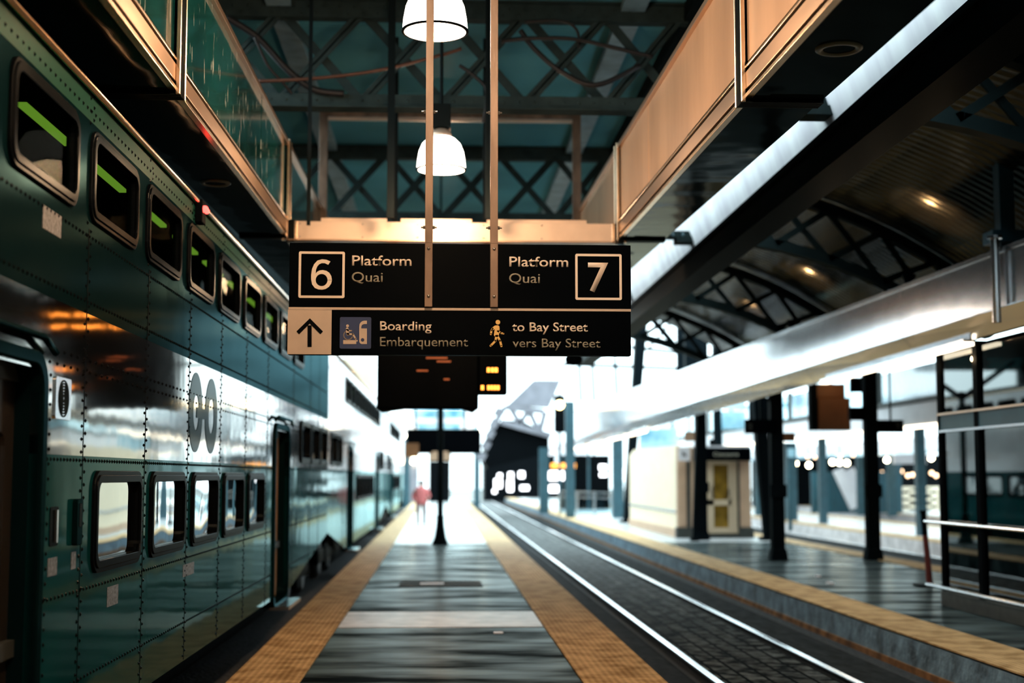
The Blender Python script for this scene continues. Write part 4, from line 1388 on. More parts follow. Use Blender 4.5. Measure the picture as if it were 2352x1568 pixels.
def person():
    g = thing('person', 'person in pink jacket and pale trousers walking far down the platform', 'person', (-0.7, 54.7, 0))
    V = [(0, 0, 0.95), (0, 0, 1.15), (0, 0.01, 1.38), (0, 0, 1.50), (0, -0.01, 1.60), (0, -0.01, 1.70),
         (-0.19, 0, 1.42), (-0.29, 0.02, 1.17), (-0.22, -0.12, 0.98), (0.19, 0, 1.42), (0.29, 0.02, 1.17), (0.22, -0.12, 0.98),
         (-0.10, 0, 0.90), (-0.12, -0.06, 0.50), (-0.12, 0.05, 0.09), (-0.12, -0.10, 0.04),
         (0.10, 0, 0.90), (0.12, 0.06, 0.50), (0.11, 0.14, 0.09), (0.11, 0.0, 0.04)]
    E_ = [(0, 1), (1, 2), (2, 3), (3, 4), (4, 5), (2, 6), (6, 7), (7, 8), (2, 9), (9, 10), (10, 11), (0, 12), (12, 13), (13, 14), (14, 15), (0, 16), (16, 17), (17, 18), (18, 19)]
    rad = [0.15, 0.15, 0.17, 0.06, 0.095, 0.085, 0.07, 0.05, 0.035, 0.07, 0.05, 0.035, 0.10, 0.065, 0.042, 0.04, 0.10, 0.065, 0.042, 0.04]
    me = bpy.data.meshes.new('body')
    me.from_pydata(V, E_, [])
    bo = bpy.data.objects.new('body', me)
    COL.objects.link(bo)
    bo.parent = g
    me.materials.append(M['skin'])
    md = bo.modifiers.new('skin', 'SKIN')
    for i, sv in enumerate(me.skin_vertices[0].data):
        sv.radius = (rad[i], rad[i] * 0.85)
        sv.use_root = i == 0
    sb_ = bo.modifiers.new('sub', 'SUBSURF')
    sb_.levels = sb_.render_levels = 2
    # clothes
    pr = [(0.21, 0.86), (0.235, 1.0), (0.215, 1.2), (0.225, 1.38), (0.17, 1.48), (0.09, 1.53)]
    b_ = MB().lathe(pr, (0, 0, 0), 20)
    b_.v = [(v[0], v[1] * 0.72, v[2]) for v in b_.v]
    b_.build('jacket', 'jacket', g, smooth=True, solid=0.02)
    for q in (-1, 1):
        MB().tube([(q * 0.17, 0, 1.45), (q * 0.24, 0, 1.32), (q * 0.30, 0.02, 1.16), (q * 0.24, -0.10, 1.02)], [0.085, 0.082, 0.07, 0.055], 12).build('sleeve', 'jacket', g, smooth=True)
    for q, k in ((-1, -0.06), (1, 0.06)):
        MB().tube([(q * 0.10, 0, 0.95), (q * 0.115, k * 0.6, 0.7), (q * 0.12, k, 0.48), (q * 0.115, (0.05 if q < 0 else 0.14), 0.10)], [0.115, 0.095, 0.075, 0.06], 12).build('trouser_leg', 'trousers', g, smooth=True)
        y = 0.0 if q < 0 else 0.09
        MB().ball((q * 0.115, y - 0.03, 0.045), 0.05, 12, 8, (0.95, 2.6, 0.9)).build('shoe', 'shoe', g, smooth=True)
    MB().ball((0, 0.015, 1.68), 0.105, 16, 10, (0.95, 1.05, 1.02)).build('hair', 'hair', g, smooth=True)
    for q in (-1, 1):
        MB().ball((q * 0.035, -0.092, 1.655), 0.011, 8, 6).build('eye', 'hair', g)
    MB().ball((0, -0.105, 1.63), 0.016, 8, 6, (0.8, 1.2, 1.3)).build('nose', 'skin', g, smooth=True)


person()

# ------------------------------------------------------------------ right platform: columns, fascia, building, booth
def column(x, Y, label, w_=0.15, h=4.85):
    g = thing('canopy_column', label, 'column', (x, Y, -0.004), group='black steel columns of right platform')
    MB().box((-w_, -0.12, 0), (-w_ + 0.05, 0.12, h)).box((w_ - 0.05, -0.12, 0), (w_, 0.12, h)).box((-w_, -0.02, 0), (w_, 0.02, h)).box((-w_ + 0.05, -0.1, 0), (w_ - 0.05, -0.06, h)).build('shaft', 'column', g)
    MB().prism([(-w_ - 0.06, 0), (w_ + 0.06, 0), (w_ + 0.02, 0.25), (-w_ - 0.02, 0.25)], -0.16, 0.16).build('base', 'column', g)
    MB().box((-w_ - 0.05, -0.18, 1.45), (w_ + 0.05, -0.11, 1.75)).build('band_plate', 'column', g)
    return g


col1 = column(7.88, 33.1, 'black column on right platform, nearer of the left pair')
col2 = column(10.1, 33.0, 'black column on right platform beside the glass building')
col3 = column(7.97, 43.3, 'black column in front of the cream booth', 0.17)
column(10.2, 52, 'black column far behind the booth', 0.14)


def lean(name, p, q, w_, m, label, group='leaning struts'):
    a_, b_ = Vector(p), Vector(q)
    g = thing(name, label, 'strut', a_, group=group)
    d = b_ - a_
    n = Vector((w_ / 2, 0, 0))
    k = Vector((0, w_ * 0.6, 0))
    vs = []
    for c_, s_ in ((Vector((0, 0, 0)), 0.65), (d, 1.0)):
        vs += [c_ - n * s_ - k * s_, c_ + n * s_ - k * s_, c_ + n * s_ + k * s_, c_ - n * s_ + k * s_]
    MB().add(vs, [(0, 1, 2, 3), (7, 6, 5, 4), (0, 4, 5, 1), (1, 5, 6, 2), (2, 6, 7, 3), (3, 7, 4, 0)]).build('shaft', m, g)
    MB().box((-w_ * 0.6, -w_ * 0.6, -0.004), (w_ * 0.6, w_ * 0.6, 0.1)).build('foot', m, g)


lean('leaning_strut', (7.8, 59.4, 0), at(1480, 640, 59.4), 0.5, 'column', 'tall dark leaning strut left of the cream booth')
lean('leaning_strut', (9.99, 43.15, 0), at(1738, 870, 43.15), 0.42, 'column', 'dark leaning strut right of the cream booth door')
lean('leaning_strut', (7.62, 42.6, 0), at(1606, 1050, 42.6) + Vector((0.05, 0, 1.9)), 0.2, 'column', 'slim dark leaning strut just left of the booth column')

XF = 7.2
fb = thing('canopy_fascia', 'long polished white metal fascia running above the right platform', 'fascia')
YF = [10, 16, 21.8, 27.9, 37.4, 48, 60, 75, 98]
for a_, b_ in zip(YF[:-1], YF[1:]):
    def zt_(Y): return 4.80 + 0.009 * (Y - 17)
    def zm_(Y): return 4.12 - 0.004 * (Y - 17)
    def zb_(Y): return 3.87 - 0.007 * (Y - 17)
    a2, b2 = a_ + 0.012, b_ - 0.012
    m_ = MB()
    vs = []
    for Y in (a2, b2):
        vs += [(XF, Y, zm_(Y)), (XF, Y, zt_(Y)), (XF + 0.08, Y, zt_(Y)), (XF + 0.08, Y, zm_(Y))]
    m_.add(vs, [(0, 1, 2, 3), (7, 6, 5, 4), (0, 4, 5, 1), (1, 5, 6, 2), (2, 6, 7, 3), (3, 7, 4, 0)])
    m_.build('upper_panel', 'fascia', fb)
    m_ = MB()
    vs = []
    for Y in (a2, b2):
        vs += [(XF + 0.02, Y, zm_(Y) - 0.01), (XF + 0.12, Y, zm_(Y) - 0.01), (XF + 0.34, Y, zb_(Y)), (XF + 0.26, Y, zb_(Y))]
    m_.add(vs, [(0, 1, 2, 3), (7, 6, 5, 4), (0, 4, 5, 1), (1, 5, 6, 2), (2, 6, 7, 3), (3, 7, 4, 0)])
    m_.build('lower_panel', 'fascia', fb)
    m_ = MB()
    vs = []
    for Y in (a2, b2):
        vs += [(XF - 0.03, Y, zt_(Y)), (XF - 0.03, Y, zt_(Y) + 0.06), (XF + 0.12, Y, zt_(Y) + 0.06), (XF + 0.12, Y, zt_(Y))]
    m_.add(vs, [(0, 1, 2, 3), (7, 6, 5, 4), (0, 4, 5, 1), (1, 5, 6, 2), (2, 6, 7, 3), (3, 7, 4, 0)])
    m_.build('top_cap', 'aluminium', fb)
MB().box((XF + 0.08, 10, 4.4), (7.66, 98, 4.5)).build('canopy_roof', 'steeldark', fb)
tag(MB().tube([(7.11, 17.75, 3.9), (7.11, 17.75, 4.98)], 0.055, 14).tube([(7.11, 17.75, 4.98), (7.11, 17.75, 5.02)], 0.1, 14).build('drain_pipe', 'aluminium', smooth=False), 'dark shiny vertical pipe crossing the fascia at right edge', 'pipe')


def striplight(p, q, w_, label):
    p, q = Vector(p), Vector(q)
    o_ = thing('strip_light', label, 'lamp', p, group='strip lights under the fascia')
    MB().bar((0, 0, 0), q - p, w_, 0.05).build('diffuser', 'lampwarm', o_)
    MB().bar((0, 0, 0.045), (q - p) + Vector((0, 0, 0.045)), w_ * 1.2, 0.035).build('housing', 'aluminium', o_)


striplight((7.44, 19.6, 3.80), (7.44, 27.2, 3.74), 0.14, 'long warm strip light under the fascia beside the glass building')
for Y in (14.5, 20.5, 23.3, 26.1):
    plight('strip_light_glow', (7.42, Y, 3.66), 26, (1.0, 0.66, 0.38), 0.05)
for i, (ya, yb) in enumerate(((51.5, 56.0), (58.0, 62.5), (66, 71), (74, 80))):
    striplight((7.44, ya, 3.56 - 0.005 * (ya - 50)), (7.44, yb, 3.56 - 0.005 * (yb - 50)), 0.2, ['short strip light under far fascia, nearest of the dashes', 'short strip light under far fascia, second dash', 'short strip light under far fascia, third dash', 'short strip light under far fascia, farthest dash'][i])

gb = thing('glass_kiosk', 'dark green glass building on the right platform', 'building', (7.65, 0, 0))
yE, yN = 21.4, 12.0
MB().box((-0.08, yN, 0), (2.2, yE, 0.22)).build('plinth', 'plinth', gb, bevel=0.01)
MB().box((0.1, yN, 3.76), (2.2, yE, 3.86)).build('roof_slab', 'black', gb)
for Y in (yE - 0.09, 19.75, 17.9, 16.0, 14.2, yN):
    MB().box((-0.06, Y, 0.22), (0.10, Y + 0.16 if Y < 21 else Y + 0.09, 3.86)).build('mullion', 'black', gb)
MB().box((2.1, yE - 0.1, 0.22), (2.2, yE, 3.86)).build('mullion', 'black', gb)
MB().box((-0.05, yN, 2.63), (0.06, yE, 2.86)).build('transom', 'hoarding', gb)
MB().box((-0.07, yN, 2.86), (0.0, yE, 2.89)).build('transom_sill', 'bronze', gb)
MB().box((-0.07, yN, 2.60), (0.0, yE, 2.635)).build('transom_drip', 'aluminium', gb)
ysl = [12.16, 14.2, 16.0, 17.9, 19.75, 21.31]
for a_, b_ in zip(ysl[:-1], ysl[1:]):
    MB().box((-0.012, a_ + 0.1, 0.22), (0.0, b_, 2.6)).build('lower_pane', 'bglass', gb)
    MB().box((-0.012, a_ + 0.1, 2.89), (0.0, b_, 3.78)).build('upper_pane', 'bglass', gb)
MB().box((0.1, yE - 0.03, 0.22), (2.1, yE - 0.015, 3.78)).build('end_pane', 'bglass', gb)
MB().box((1.2, yN, 0.22), (1.3, yE - 0.5, 3.7)).build('lift_shaft', 'hoarding', gb)
MB().box((2.15, yN, 0.22), (2.2, yE - 0.1, 3.76)).build('back_wall', 'column', gb)
MB().box((0.6, 16.6, 3.3), (0.75, 19.6, 3.36)).build('inside_tube', 'shopglow', gb)
hr = thing('guard_rails', 'two chrome rails along the glass building front', 'handrail', (7.48, 0, 0))
MB().tube([(0, 11, 1.25), (0, 21.75, 1.25)], 0.024, 10).build('upper_rail', 'aluminium', hr)
MB().tube([(0, 11, 0.29), (0, 21.75, 0.29)], 0.028, 10).build('lower_rail', 'aluminium', hr)
m_ = MB()
for Y in (19.83, 16.1, 12.2):
    m_.tube([(0, Y, 1.25), (0.12, Y, 1.25)], 0.016, 8).tube([(0, Y, 0.29), (0.12, Y, 0.29)], 0.016, 8)
m_.build('bracket', 'aluminium', hr)
bl = thing('delineator_post', 'thin leaning black and red post left of the glass building', 'post', (8.72, 25.2, -0.004))
MB().tube([(0, 0, 0.03), (-0.03, 0, 0.55), (-0.06, 0, 0.9)], [0.06, 0.055, 0.05], 12).build('lower_shaft', 'redpost', bl)
MB().tube([(-0.06, 0, 0.9), (-0.08, 0, 1.28), (-0.085, 0, 1.34)], [0.052, 0.05, 0.07], 12).build('upper_shaft', 'black', bl)
MB().box((-0.24, -0.2, 0), (0.2, 0.2, 0.035)).build('base', 'black', bl, bevel=0.01)

# cream stair booth
bt = thing('stair_booth', 'cream stair entrance booth with black sign over glazed door', 'booth', (0, 0, -0.004))
YBo = 44.9
MB().prism([(45.05, 0.25), (56.2, 0.25), (56.2, 2.75), (54.9, 2.95), (45.05, 2.92)], 7.5, 7.6, 'x').build('side_wall', 'boothwall', bt)
MB().box((7.47, 45.05, 0.78), (7.5, 56.2, 0.86)).build('side_rail', 'aluminium', bt)
MB().box((7.46, 45.05, 0.0), (7.6, 56.3, 0.27)).build('side_plinth', 'boothtrim', bt)
MB().box((7.5, 44.8, 0.3), (8.0, 45.1, 2.85)).build('front_wall', 'boothtrim', bt)
MB().box((9.45, 44.8, 0.3), (9.83, 45.1, 2.42)).build('front_wall', 'boothtrim', bt)
MB().box((7.78, 44.76, 0.3), (7.9, 44.8, 2.4)).box((9.40, 44.76, 0.3), (9.47, 44.8, 2.4)).build('corner_groove', 'plinth', bt)
MB().box((7.45, 44.7, 0), (7.95, 45.1, 0.33)).build('corner_base', 'plinth', bt, bevel=0.02)
MB().box((9.42, 44.7, 0), (9.9, 45.1, 0.33)).build('corner_base', 'plinth', bt, bevel=0.02)
MB().box((8.0, 44.75, 0), (9.42, 45.0, 0.14)).build('threshold', 'plinth', bt)
dr = MB().ring([(8.0, 0.14), (9.42, 0.14), (9.42, 2.42), (8.0, 2.42)], [(8.2, 0.32), (9.2, 0.32), (9.2, 2.3), (8.2, 2.3)], 44.82, 44.92).box((8.2, 44.82, 1.02), (9.2, 44.92, 1.2)).box((8.2, 44.82, 0.3), (8.65, 44.92, 2.32)).box((9.12, 44.82, 0.3), (9.22, 44.92, 2.32)).build('door', 'boothdoor', bt)
MB().box((8.64, 44.86, 1.2), (9.13, 44.89, 2.3)).build('upper_pane', 'boothglass', dr)
MB().box((8.64, 44.86, 0.32), (9.13, 44.89, 1.03)).build('lower_pane', 'boothglass', dr)
MB().box((8.60, 44.79, 1.24), (8.64, 44.82, 1.62)).build('door_handle', 'aluminium', dr)
MB().box((9.10, 44.79, 1.3), (9.14, 44.82, 1.55)).build('door_handle', 'aluminium', dr)
sgn = MB().box((8.02, 44.62, 2.42), (9.83, 44.8, 2.83)).build('sign_box', 'signblack', bt, bevel=0.01)
textmesh('Concourse', 8.62, 9.42, 2.56, 0.13, 44.615, 'greyfr', sgn, 'lettering', 0.004, 0.01)
MB().box((8.02, 44.8, 2.42), (9.83, 56, 2.9)).build('roof', 'white', bt)
MB().tube([(8.75, 45.5, 2.8), (8.75, 45.5, 3.12)], 0.09, 12).build('roof_vent', 'black', bt)
a, b = at(1559, 1058, 44.5), at(1584, 1028, 44.5)
nb = thing('letter_sign', 'small white square sign with letter N at booth corner', 'sign', (0, 44.5, 0))
MB().box((a.x, 0, a.z), (b.x, 0.05, b.z)).build('plate', 'white', nb)
textmesh('N', a.x + 0.11, b.x - 0.11, a.z + 0.12, 0.17, -0.003, 'black', nb, 'lettering', 0.004, 0.02)

# number signs, brown screen, speaker boxes
for px0, px1, py0, py1, tx, lb in ((1712, 1784, 963, 995, '8', 'dark number sign hanging left of the near column'), (2018, 2076, 964, 993, '9', 'dark number sign hanging right of the second column')):
    a, b = at(px0, py1, 32.9), at(px1, py0, 32.9)
    t_ = thing('number_sign', lb, 'sign', (0, 32.9, 0), group='dark hanging number signs')
    MB().box((a.x, 0, a.z), (b.x, 0.1, b.z)).build('sign_box', 'signblack', t_, bevel=0.01)
    cx = a.x + 0.12 if tx == '8' else b.x - 0.15
    textmesh(tx, cx - 0.05, cx + 0.05, a.z + 0.08, 0.16, -0.003, 'plinth', t_, 'lettering', 0.004)
    MB().box(((a.x + b.x) / 2 - 0.02, 0.03, b.z), ((a.x + b.x) / 2 + 0.02, 0.07, 4.4)).build('hanger', 'column', t_)
bs = thing('brown_screen', 'large brown lit panel hanging between the two columns', 'panel', (0, 37.5, 0))
a, b, c_ = at(1880, 988, 37.5), at(1952, 858, 37.5), at(1880, 913, 37.5)
MB().box((a.x, 0, a.z), (b.x, 0.25, c_.z)).build('lower_panel', 'brown', bs, bevel=0.02)
MB().box((a.x - 0.15, 0.05, c_.z), (b.x - 0.12, 0.3, 4.4)).build('upper_panel', 'brown', bs, bevel=0.02)
MB().box((a.x - 0.2, -0.02, a.z), (a.x - 0.02, 0.3, 4.4)).build('side_post', 'column', bs)
plight('screen_light', (a.x + 0.5, 36.6, c_.z + 0.35), 9, (1, 0.5, 0.2), 0.1)
a, b = at(1956, 900, 36), at(1984, 866, 36)
o_ = thing('black_monitor', 'small black box hung beside the second column', 'monitor', (0, 36, 0))
MB().box((a.x, 0, a.z), (b.x, 0.2, b.z)).build('case', 'black', o_, bevel=0.02)
MB().box(((a.x + b.x) / 2 - 0.03, 0.08, b.z), ((a.x + b.x) / 2 + 0.03, 0.14, 4.4)).build('hanger', 'black', o_)
a, b = at(1950, 965, 34), at(1990, 935, 34)
q_ = inv(col2, at(1950, 965, 33.0)); r_ = inv(col2, at(1990, 935, 33.0))
MB().box((q_.x, -0.1, q_.z), (-0.1, 0.1, r_.z)).build('junction_box', 'black', col2, bevel=0.02)
a, b = at(1722, 940, 44), at(1790, 905, 44)
tag(MB().box((a.x, 44, 3.4), (b.x, 44.2, 4.4)).build('hanging_screen', 'black', bevel=0.02), 'black screen hanging above the leaning strut', 'screen')
a, b = at(1797, 1013, 40), at(1826, 994, 40)
q_ = inv(col1, at(1797, 1013, 33.0)); r_ = inv(col1, at(1826, 994, 33.0))
MB().box((0.14, -0.1, q_.z), (r_.x, -0.04, r_.z)).build('small_plate', 'brown', col1)
a, b = at(1573, 1013, 43.8), at(1604, 991, 43.8)
q_ = inv(col3, at(1573, 1013, 43.2)); r_ = inv(col3, at(1604, 991, 43.2))
MB().box((q_.x, -0.1, q_.z), (-0.15, -0.04, r_.z)).build('small_plate', 'boothtrim', col3)

# ------------------------------------------------------------------ farther canopies, platforms, buildings
def flat(px0, py0, px1, py1, Y, dep=0.3):
    a_, b_ = at(px0, py1, Y), at(px1, py0, Y)
    return (a_.x, Y, a_.z), (b_.x, Y + dep, b_.z)


c3 = thing('far_canopy', 'white canopy with blue glass over the third platform', 'canopy', (13.0, 0, 0))
MB().box((0, 24, 3.32), (0.15, 90, 3.92)).build('fascia', 'white', c3)
MB().box((0.15, 24, 3.8), (5, 90, 3.9)).build('roof', 'white', c3)
MB().box((-0.02, 24, 3.24), (0.12, 90, 3.32)).build('strip_lamp', 'lampwarm', c3)
MB().box((-0.05, 24, 3.92), (0.1, 90, 4.06)).build('gutter', 'plinth', c3)
for i in range(11):
    Y = 26 + i * 5.5
    MB().box((0.3, Y + 0.2, 4.06), (0.34, Y + 5.2, 5.0)).build('glass_panel', 'cyan' if i % 2 == 0 else 'clear', c3)
    MB().box((0.25, Y, 4.06), (0.4, Y + 0.2, 5.1)).build('glass_post', 'plinth', c3)
for Y in (46, 58, 70, 82):
    MB().box((2.6, Y, 0), (2.9, Y + 0.3, 3.8)).build('post', 'bluesteel', c3)
c4 = thing('outer_canopy', 'farthest white canopy with pale blue stripes', 'canopy', (20, 0, 0))
MB().box((0, 50, 3.0), (0.2, 120, 3.55)).build('fascia', 'white', c4)
MB().box((-0.05, 50, 2.86), (0.1, 120, 3.0)).build('blue_stripe', 'cyan', c4)
MB().box((0.2, 50, 3.4), (8, 120, 3.5)).build('roof', 'white', c4)
for Y in (60, 75, 90):
    MB().box((4.3, Y, 0), (4.6, Y + 0.3, 3.4)).build('post', 'bluesteel', c4)

hd = thing('hoarding', 'dark teal hoarding panels beyond the third platform', 'hoarding')
p0, p1 = flat(1865, 1083, 2070, 1168, 74)
for i in range(4):
    x0 = p0[0] + (p1[0] - p0[0]) * i / 4
    x1 = p0[0] + (p1[0] - p0[0]) * (i + 1) / 4 - 0.03
    MB().box((x0, 74, 0), (x1, 74.2, p1[2])).build('panel', 'hoarding', hd)
for a_, b_ in ((1925, 1965), (1948, 1998)):
    p, q = at(a_, 1078, 72 + (a_ > 1940) * 0.6), at(b_, 1166, 72 + (a_ > 1940) * 0.6)
    tag(MB().bar(p, q, 0.55, 0.3, (0, 1, 0)).build('diagonal_brace', 'white'), 'white diagonal brace, %s, leaning against the teal hoarding' % ('left one' if a_ == 1925 else 'right one'), 'brace', 'white diagonal braces')
for (px, Y, w_), lb in zip(((1978, 70, 0.35), (1887, 70, 0.14), (2050, 68, 0.4), (1310, 66, 0.42), (1420, 66, 0.5), (1250, 74, 0.5), (1818, 62, 0.5)),
                           ('blue steel column by the white braces', 'thin grey column before the teal hoarding', 'blue steel column left of the lattice building', 'blue steel column behind the far railing', 'wide blue steel column left of the leaning strut', 'blue steel column under the end of white fascia', 'blue column on third platform right of strut')):
    p = at(px, 1100, Y)
    z1 = 5.4 if px in (1310, 1420) else 3.4
    tag(MB().box((p.x - w_ / 2, Y, 0), (p.x + w_ / 2, Y + 0.3, z1)).build('steel_column', 'bluesteel'), lb, 'column', 'distant blue steel columns')
lb_ = thing('lattice_building', 'low cream building with square openings beyond the platforms', 'building')
p0, p1 = flat(2066, 1122, 2200, 1180, 80)
MB().box((p0[0], 80.3, 0), (p1[0] + 4, 84, p1[2])).build('dark_core', 'black', lb_)
nx, nz = 9, 3
m_ = MB()
wx, hz = (p1[0] + 4 - p0[0]) / nx, p1[2] / nz
for i in range(nx + 1):
    m_.box((p0[0] + i * wx - 0.22, 80, 0), (p0[0] + i * wx + 0.22, 80.35, p1[2]))
for i in range(nz + 1):
    m_.box((p0[0], 80, i * hz - 0.12), (p1[0] + 4, 80.35, i * hz + 0.12))
m_.build('lattice', 'boothwall', lb_)
bd = thing('dark_block', 'dark building behind with warm lights above the lattice building', 'building')
MB().box((22, 92, -0.5), (52, 100, 3.3)).build('block', 'black', bd)
for k, (px, py) in enumerate(((2026, 1086), (2070, 1082), (2096, 1090), (2110, 1092), (2140, 1086), (2150, 1092), (2085, 1092))):
    p = at(px, py, 91.8)
    MB().ball(p, 0.13, 10, 6).build('warm_light', 'shopglow', bd)
for k, (px, py) in enumerate(((1827, 1064), (1858, 1068), (1912, 1061), (1928, 1062), (1945, 1063), (2037, 1056), (2063, 1055), (2139, 1052), (1855, 1049), (1872, 1050), (1930, 1047), (1960, 1045))):
    p = at(px, py, 66)
    o_ = thing('festoon_bulb', ['round bright bulb beside the near column', 'bright bulb second from the near column', 'bright bulb, first of a trio', 'bright bulb, middle of a trio', 'bright bulb, last of a trio', 'bright bulb right of the second column', 'bright bulb left of the white banner', 'bright bulb next to the glass building', 'dim upper bulb above second bulb', 'dim upper bulb right of another', 'dim upper bulb over the trio', 'dim upper bulb by second column'][k], 'bulb', p, group='distant hanging bulbs')
    MB().ball((0, 0, 0), 0.12 if k < 8 else 0.07, 12, 8).build('globe', 'bulb' if k < 8 else 'shopglow', o_, smooth=True)
    MB().tube([(0, 0, 0.1), (0, 0, 3.4 - p.z)], 0.02, 6).build('cord', 'black', o_)
p0, p1 = flat(2055, 1035, 2128, 1065, 64)
tag(MB().box(p0, p1).build('white_banner', 'white'), 'white hanging banner among the bulbs at right', 'banner')

# glazed end screen with bracing, right of the sign
ge = thing('glazed_end_frame', 'dark steel lattice of the open roof end right of sign', 'frame', (0, 68, 0))
for px in (1365, 1418, 1335):
    p, q = at(px, 985, 68), at(px - 12, 700, 68)
    MB().bar((p.x, 0, 5.5), (q.x, 0, q.z), 0.16, 0.16, (0, 1, 0)).build('mullion', 'bluesteel', ge)
for py, dy in ((705, 10), (782, 22), (838, 0)):
    p, q = at(1290, py - 2, 68), at(1600, py + dy + 10, 68)
    MB().bar((p.x, 0, p.z), (q.x, 0, q.z), 0.16, 0.2, (0, 1, 0)).build('transom', 'column', ge)
for a_, b_ in (((1492, 718), (1560, 800)), ((1560, 718), (1490, 800))):
    p, q = at(*a_, 68), at(*b_, 68)
    MB().bar((p.x, 0, p.z), (q.x, 0, q.z), 0.12, 0.12, (0, 1, 0)).build('brace', 'column', ge)
for px in (1566, 1600):
    p, q = at(px, 900, 68), at(px, 690, 68)
    MB().bar((p.x, 0, p.z), (q.x, 0, q.z), 0.5, 0.3, (0, 1, 0)).build('end_post', 'column', ge)
ve = thing('dark_gable', 'dark roof gable behind the arched trusses with bright gaps', 'roof', (0, 50, 0))
for px0, px1, py0, py1 in ((1575, 1625, 700, 850), (1690, 1790, 600, 800), (1640, 1660, 700, 830), (1800, 1990, 560, 760)):
    p0, p1 = flat(px0, py0, px1, py1, 0.0001 + 50)
    MB().box((p0[0], 0, p0[2]), (p1[0], 0.4, p1[2])).build('gable_panel', 'column', ve)
ve['kind'] = 'structure'

# far arched canopy with white lattice girder
fa = thing('arched_canopy', 'distant dark arched canopy with white lattice girder at its front', 'canopy', (0, 78, 0))
pts = [at(px, py, 78) for px, py in ((1112, 1060), (1118, 1010), (1135, 975), (1160, 963), (1200, 965), (1240, 985), (1262, 1005))]
poly = [(p.x, p.z) for p in pts]
low = [(at(px, py, 78).x, at(px, py, 78).z) for px, py in ((1262, 1040), (1120, 1075))]
MB().prism(poly + low, 0.3, 6).build('vault', 'black', fa)
for a_, b_, w_ in (((1128, 985), (1160, 935), 0.5), ((1160, 935), (1250, 945), 0.28), ((1150, 968), (1265, 1000), 0.42), ((1175, 940), (1195, 975), 0.2), ((1215, 942), (1190, 978), 0.2), ((1215, 942), (1235, 985), 0.2), ((1252, 945), (1240, 990), 0.25)):
    p, q = at(*a_, 78), at(*b_, 78)
    MB().bar((p.x, 0, p.z), (q.x, 0, q.z), 0.3, w_, (0, 1, 0)).build('girder', 'greypaint', fa)
for k in range(5):
    a_ = at(1104 + k * 10, 1055 - k * 26, 70)
    b_ = at(1114 + k * 10, 1038 - k * 26, 70)
    MB().bar((a_.x, -6, a_.z), (b_.x, -6, b_.z), 0.4, 0.5, (0, 1, 0)).build('edge_segment', 'greypaint', fa)
p0, p1 = flat(1165, 870, 1420, 945, 85)
o_ = tag(MB().prism([(at(1165, 930, 85).x, at(1165, 930, 85).z), (at(1225, 872, 85).x, at(1225, 872, 85).z), (at(1290, 872, 85).x, at(1290, 872, 85).z), (at(1262, 935, 85).x, at(1262, 935, 85).z)], 85, 86).build('pale_roof', 'greypaint'), 'pale sloping roof above the distant lattice girder', 'roof')
fbm = thing('blue_footbridge', 'blue and white striped glazed footbridge across the tracks far away', 'bridge', (0, 95, 0))
for py0, py1, m__ in ((940, 960, 'cyan'), (960, 972, 'white'), (972, 988, 'cyan'), (988, 1000, 'white')):
    p0, p1 = flat(915, py0, 1100, py1, 95)
    MB().box((p0[0], 0, p0[2]), (p1[0], 2.5, p1[2])).build('glass_band', m__, fbm)
for x in (-2.4, 2.3):
    MB().box((x, 0.8, -0.5), (x + 0.4, 1.4, 4.8)).build('bridge_leg', 'bluesteel', fbm)
p0, p1 = flat(1004, 930, 1016, 1000, 94.6)
MB().box((p0[0], -0.4, p0[2]), (p1[0], -0.2, p1[2])).build('mid_post', 'bluesteel', fbm)
for px0, px1 in ((928, 950), (1090, 1066)):
    p, q = at(px0, 935, 90), at(px1, 1000, 90)
    tag(MB().bar(p, q, 0.8, 0.6, (0, 1, 0)).build('canopy_wing', 'white'), 'white slanted canopy wing %s of the blue footbridge' % ('left' if px0 < 1000 else 'right'), 'canopy')
dk = thing('dark_facade', 'dark building with small bright windows right of the bright tunnel mouth', 'building', (0, 127, 0))
p0, p1 = flat(1112, 1040, 1285, 1150, 127)
MB().box((p0[0], 0, -0.5), (p1[0], 6, p1[2])).build('block', 'black', dk)
for px, py, w_, h_ in ((1148, 1092, 9, 8), (1144, 1110, 16, 20), (1173, 1092, 10, 14), (1172, 1115, 12, 26), (1198, 1090, 12, 14), (1205, 1120, 18, 10), (1136, 1128, 8, 8)):
    p0, p1 = flat(px - w_ / 2, py - h_ / 2, px + w_ / 2, py + h_ / 2, 126.9)
    MB().box((p0[0], -0.1, p0[2]), (p1[0], 0.0, p1[2])).build('lit_window', 'winlit', dk)
for px0, px1, lb in ((985, 1034, 'dark wall left of the bright tunnel mouth'), (905, 936, 'dark end wall behind the farthest train car')):
    p0, p1 = flat(px0, 1058, px1, 1150, 108)
    tag(MB().box((p0[0], 108, -0.5), (p1[0], 109, p1[2])).build('dark_wall', 'black'), lb, 'wall')
ol = thing('dark_shop', 'dark far shelter with orange lit sign and white windows', 'building', (0, 84, 0))
p0, p1 = flat(1290, 1045, 1400, 1150, 84)
MB().box((p0[0], 0, 0), (p1[0], 2, p1[2])).build('block', 'black', ol)
p0, p1 = flat(1266, 1064, 1322, 1074, 83.9)
MB().box((p0[0], -0.1, p0[2]), (p1[0], 0, p1[2])).build('orange_sign', 'orangelit', ol)
for px, py, w_, h_ in ((1278, 1092, 34, 20), (1272, 1122, 20, 16), (1385, 1073, 16, 12), (1386, 1090, 16, 8), (1427, 1090, 12, 30)):
    p0, p1 = flat(px - w_ / 2, py - h_ / 2, px + w_ / 2, py + h_ / 2, 83.8)
    MB().box((p0[0], -0.2, p0[2]), (p1[0], -0.1, p1[2])).build('lit_window', 'winlit', ol)
rg = thing('far_railing', 'thin pale railing with glass on the far right platform', 'railing', (0, 70, 0))
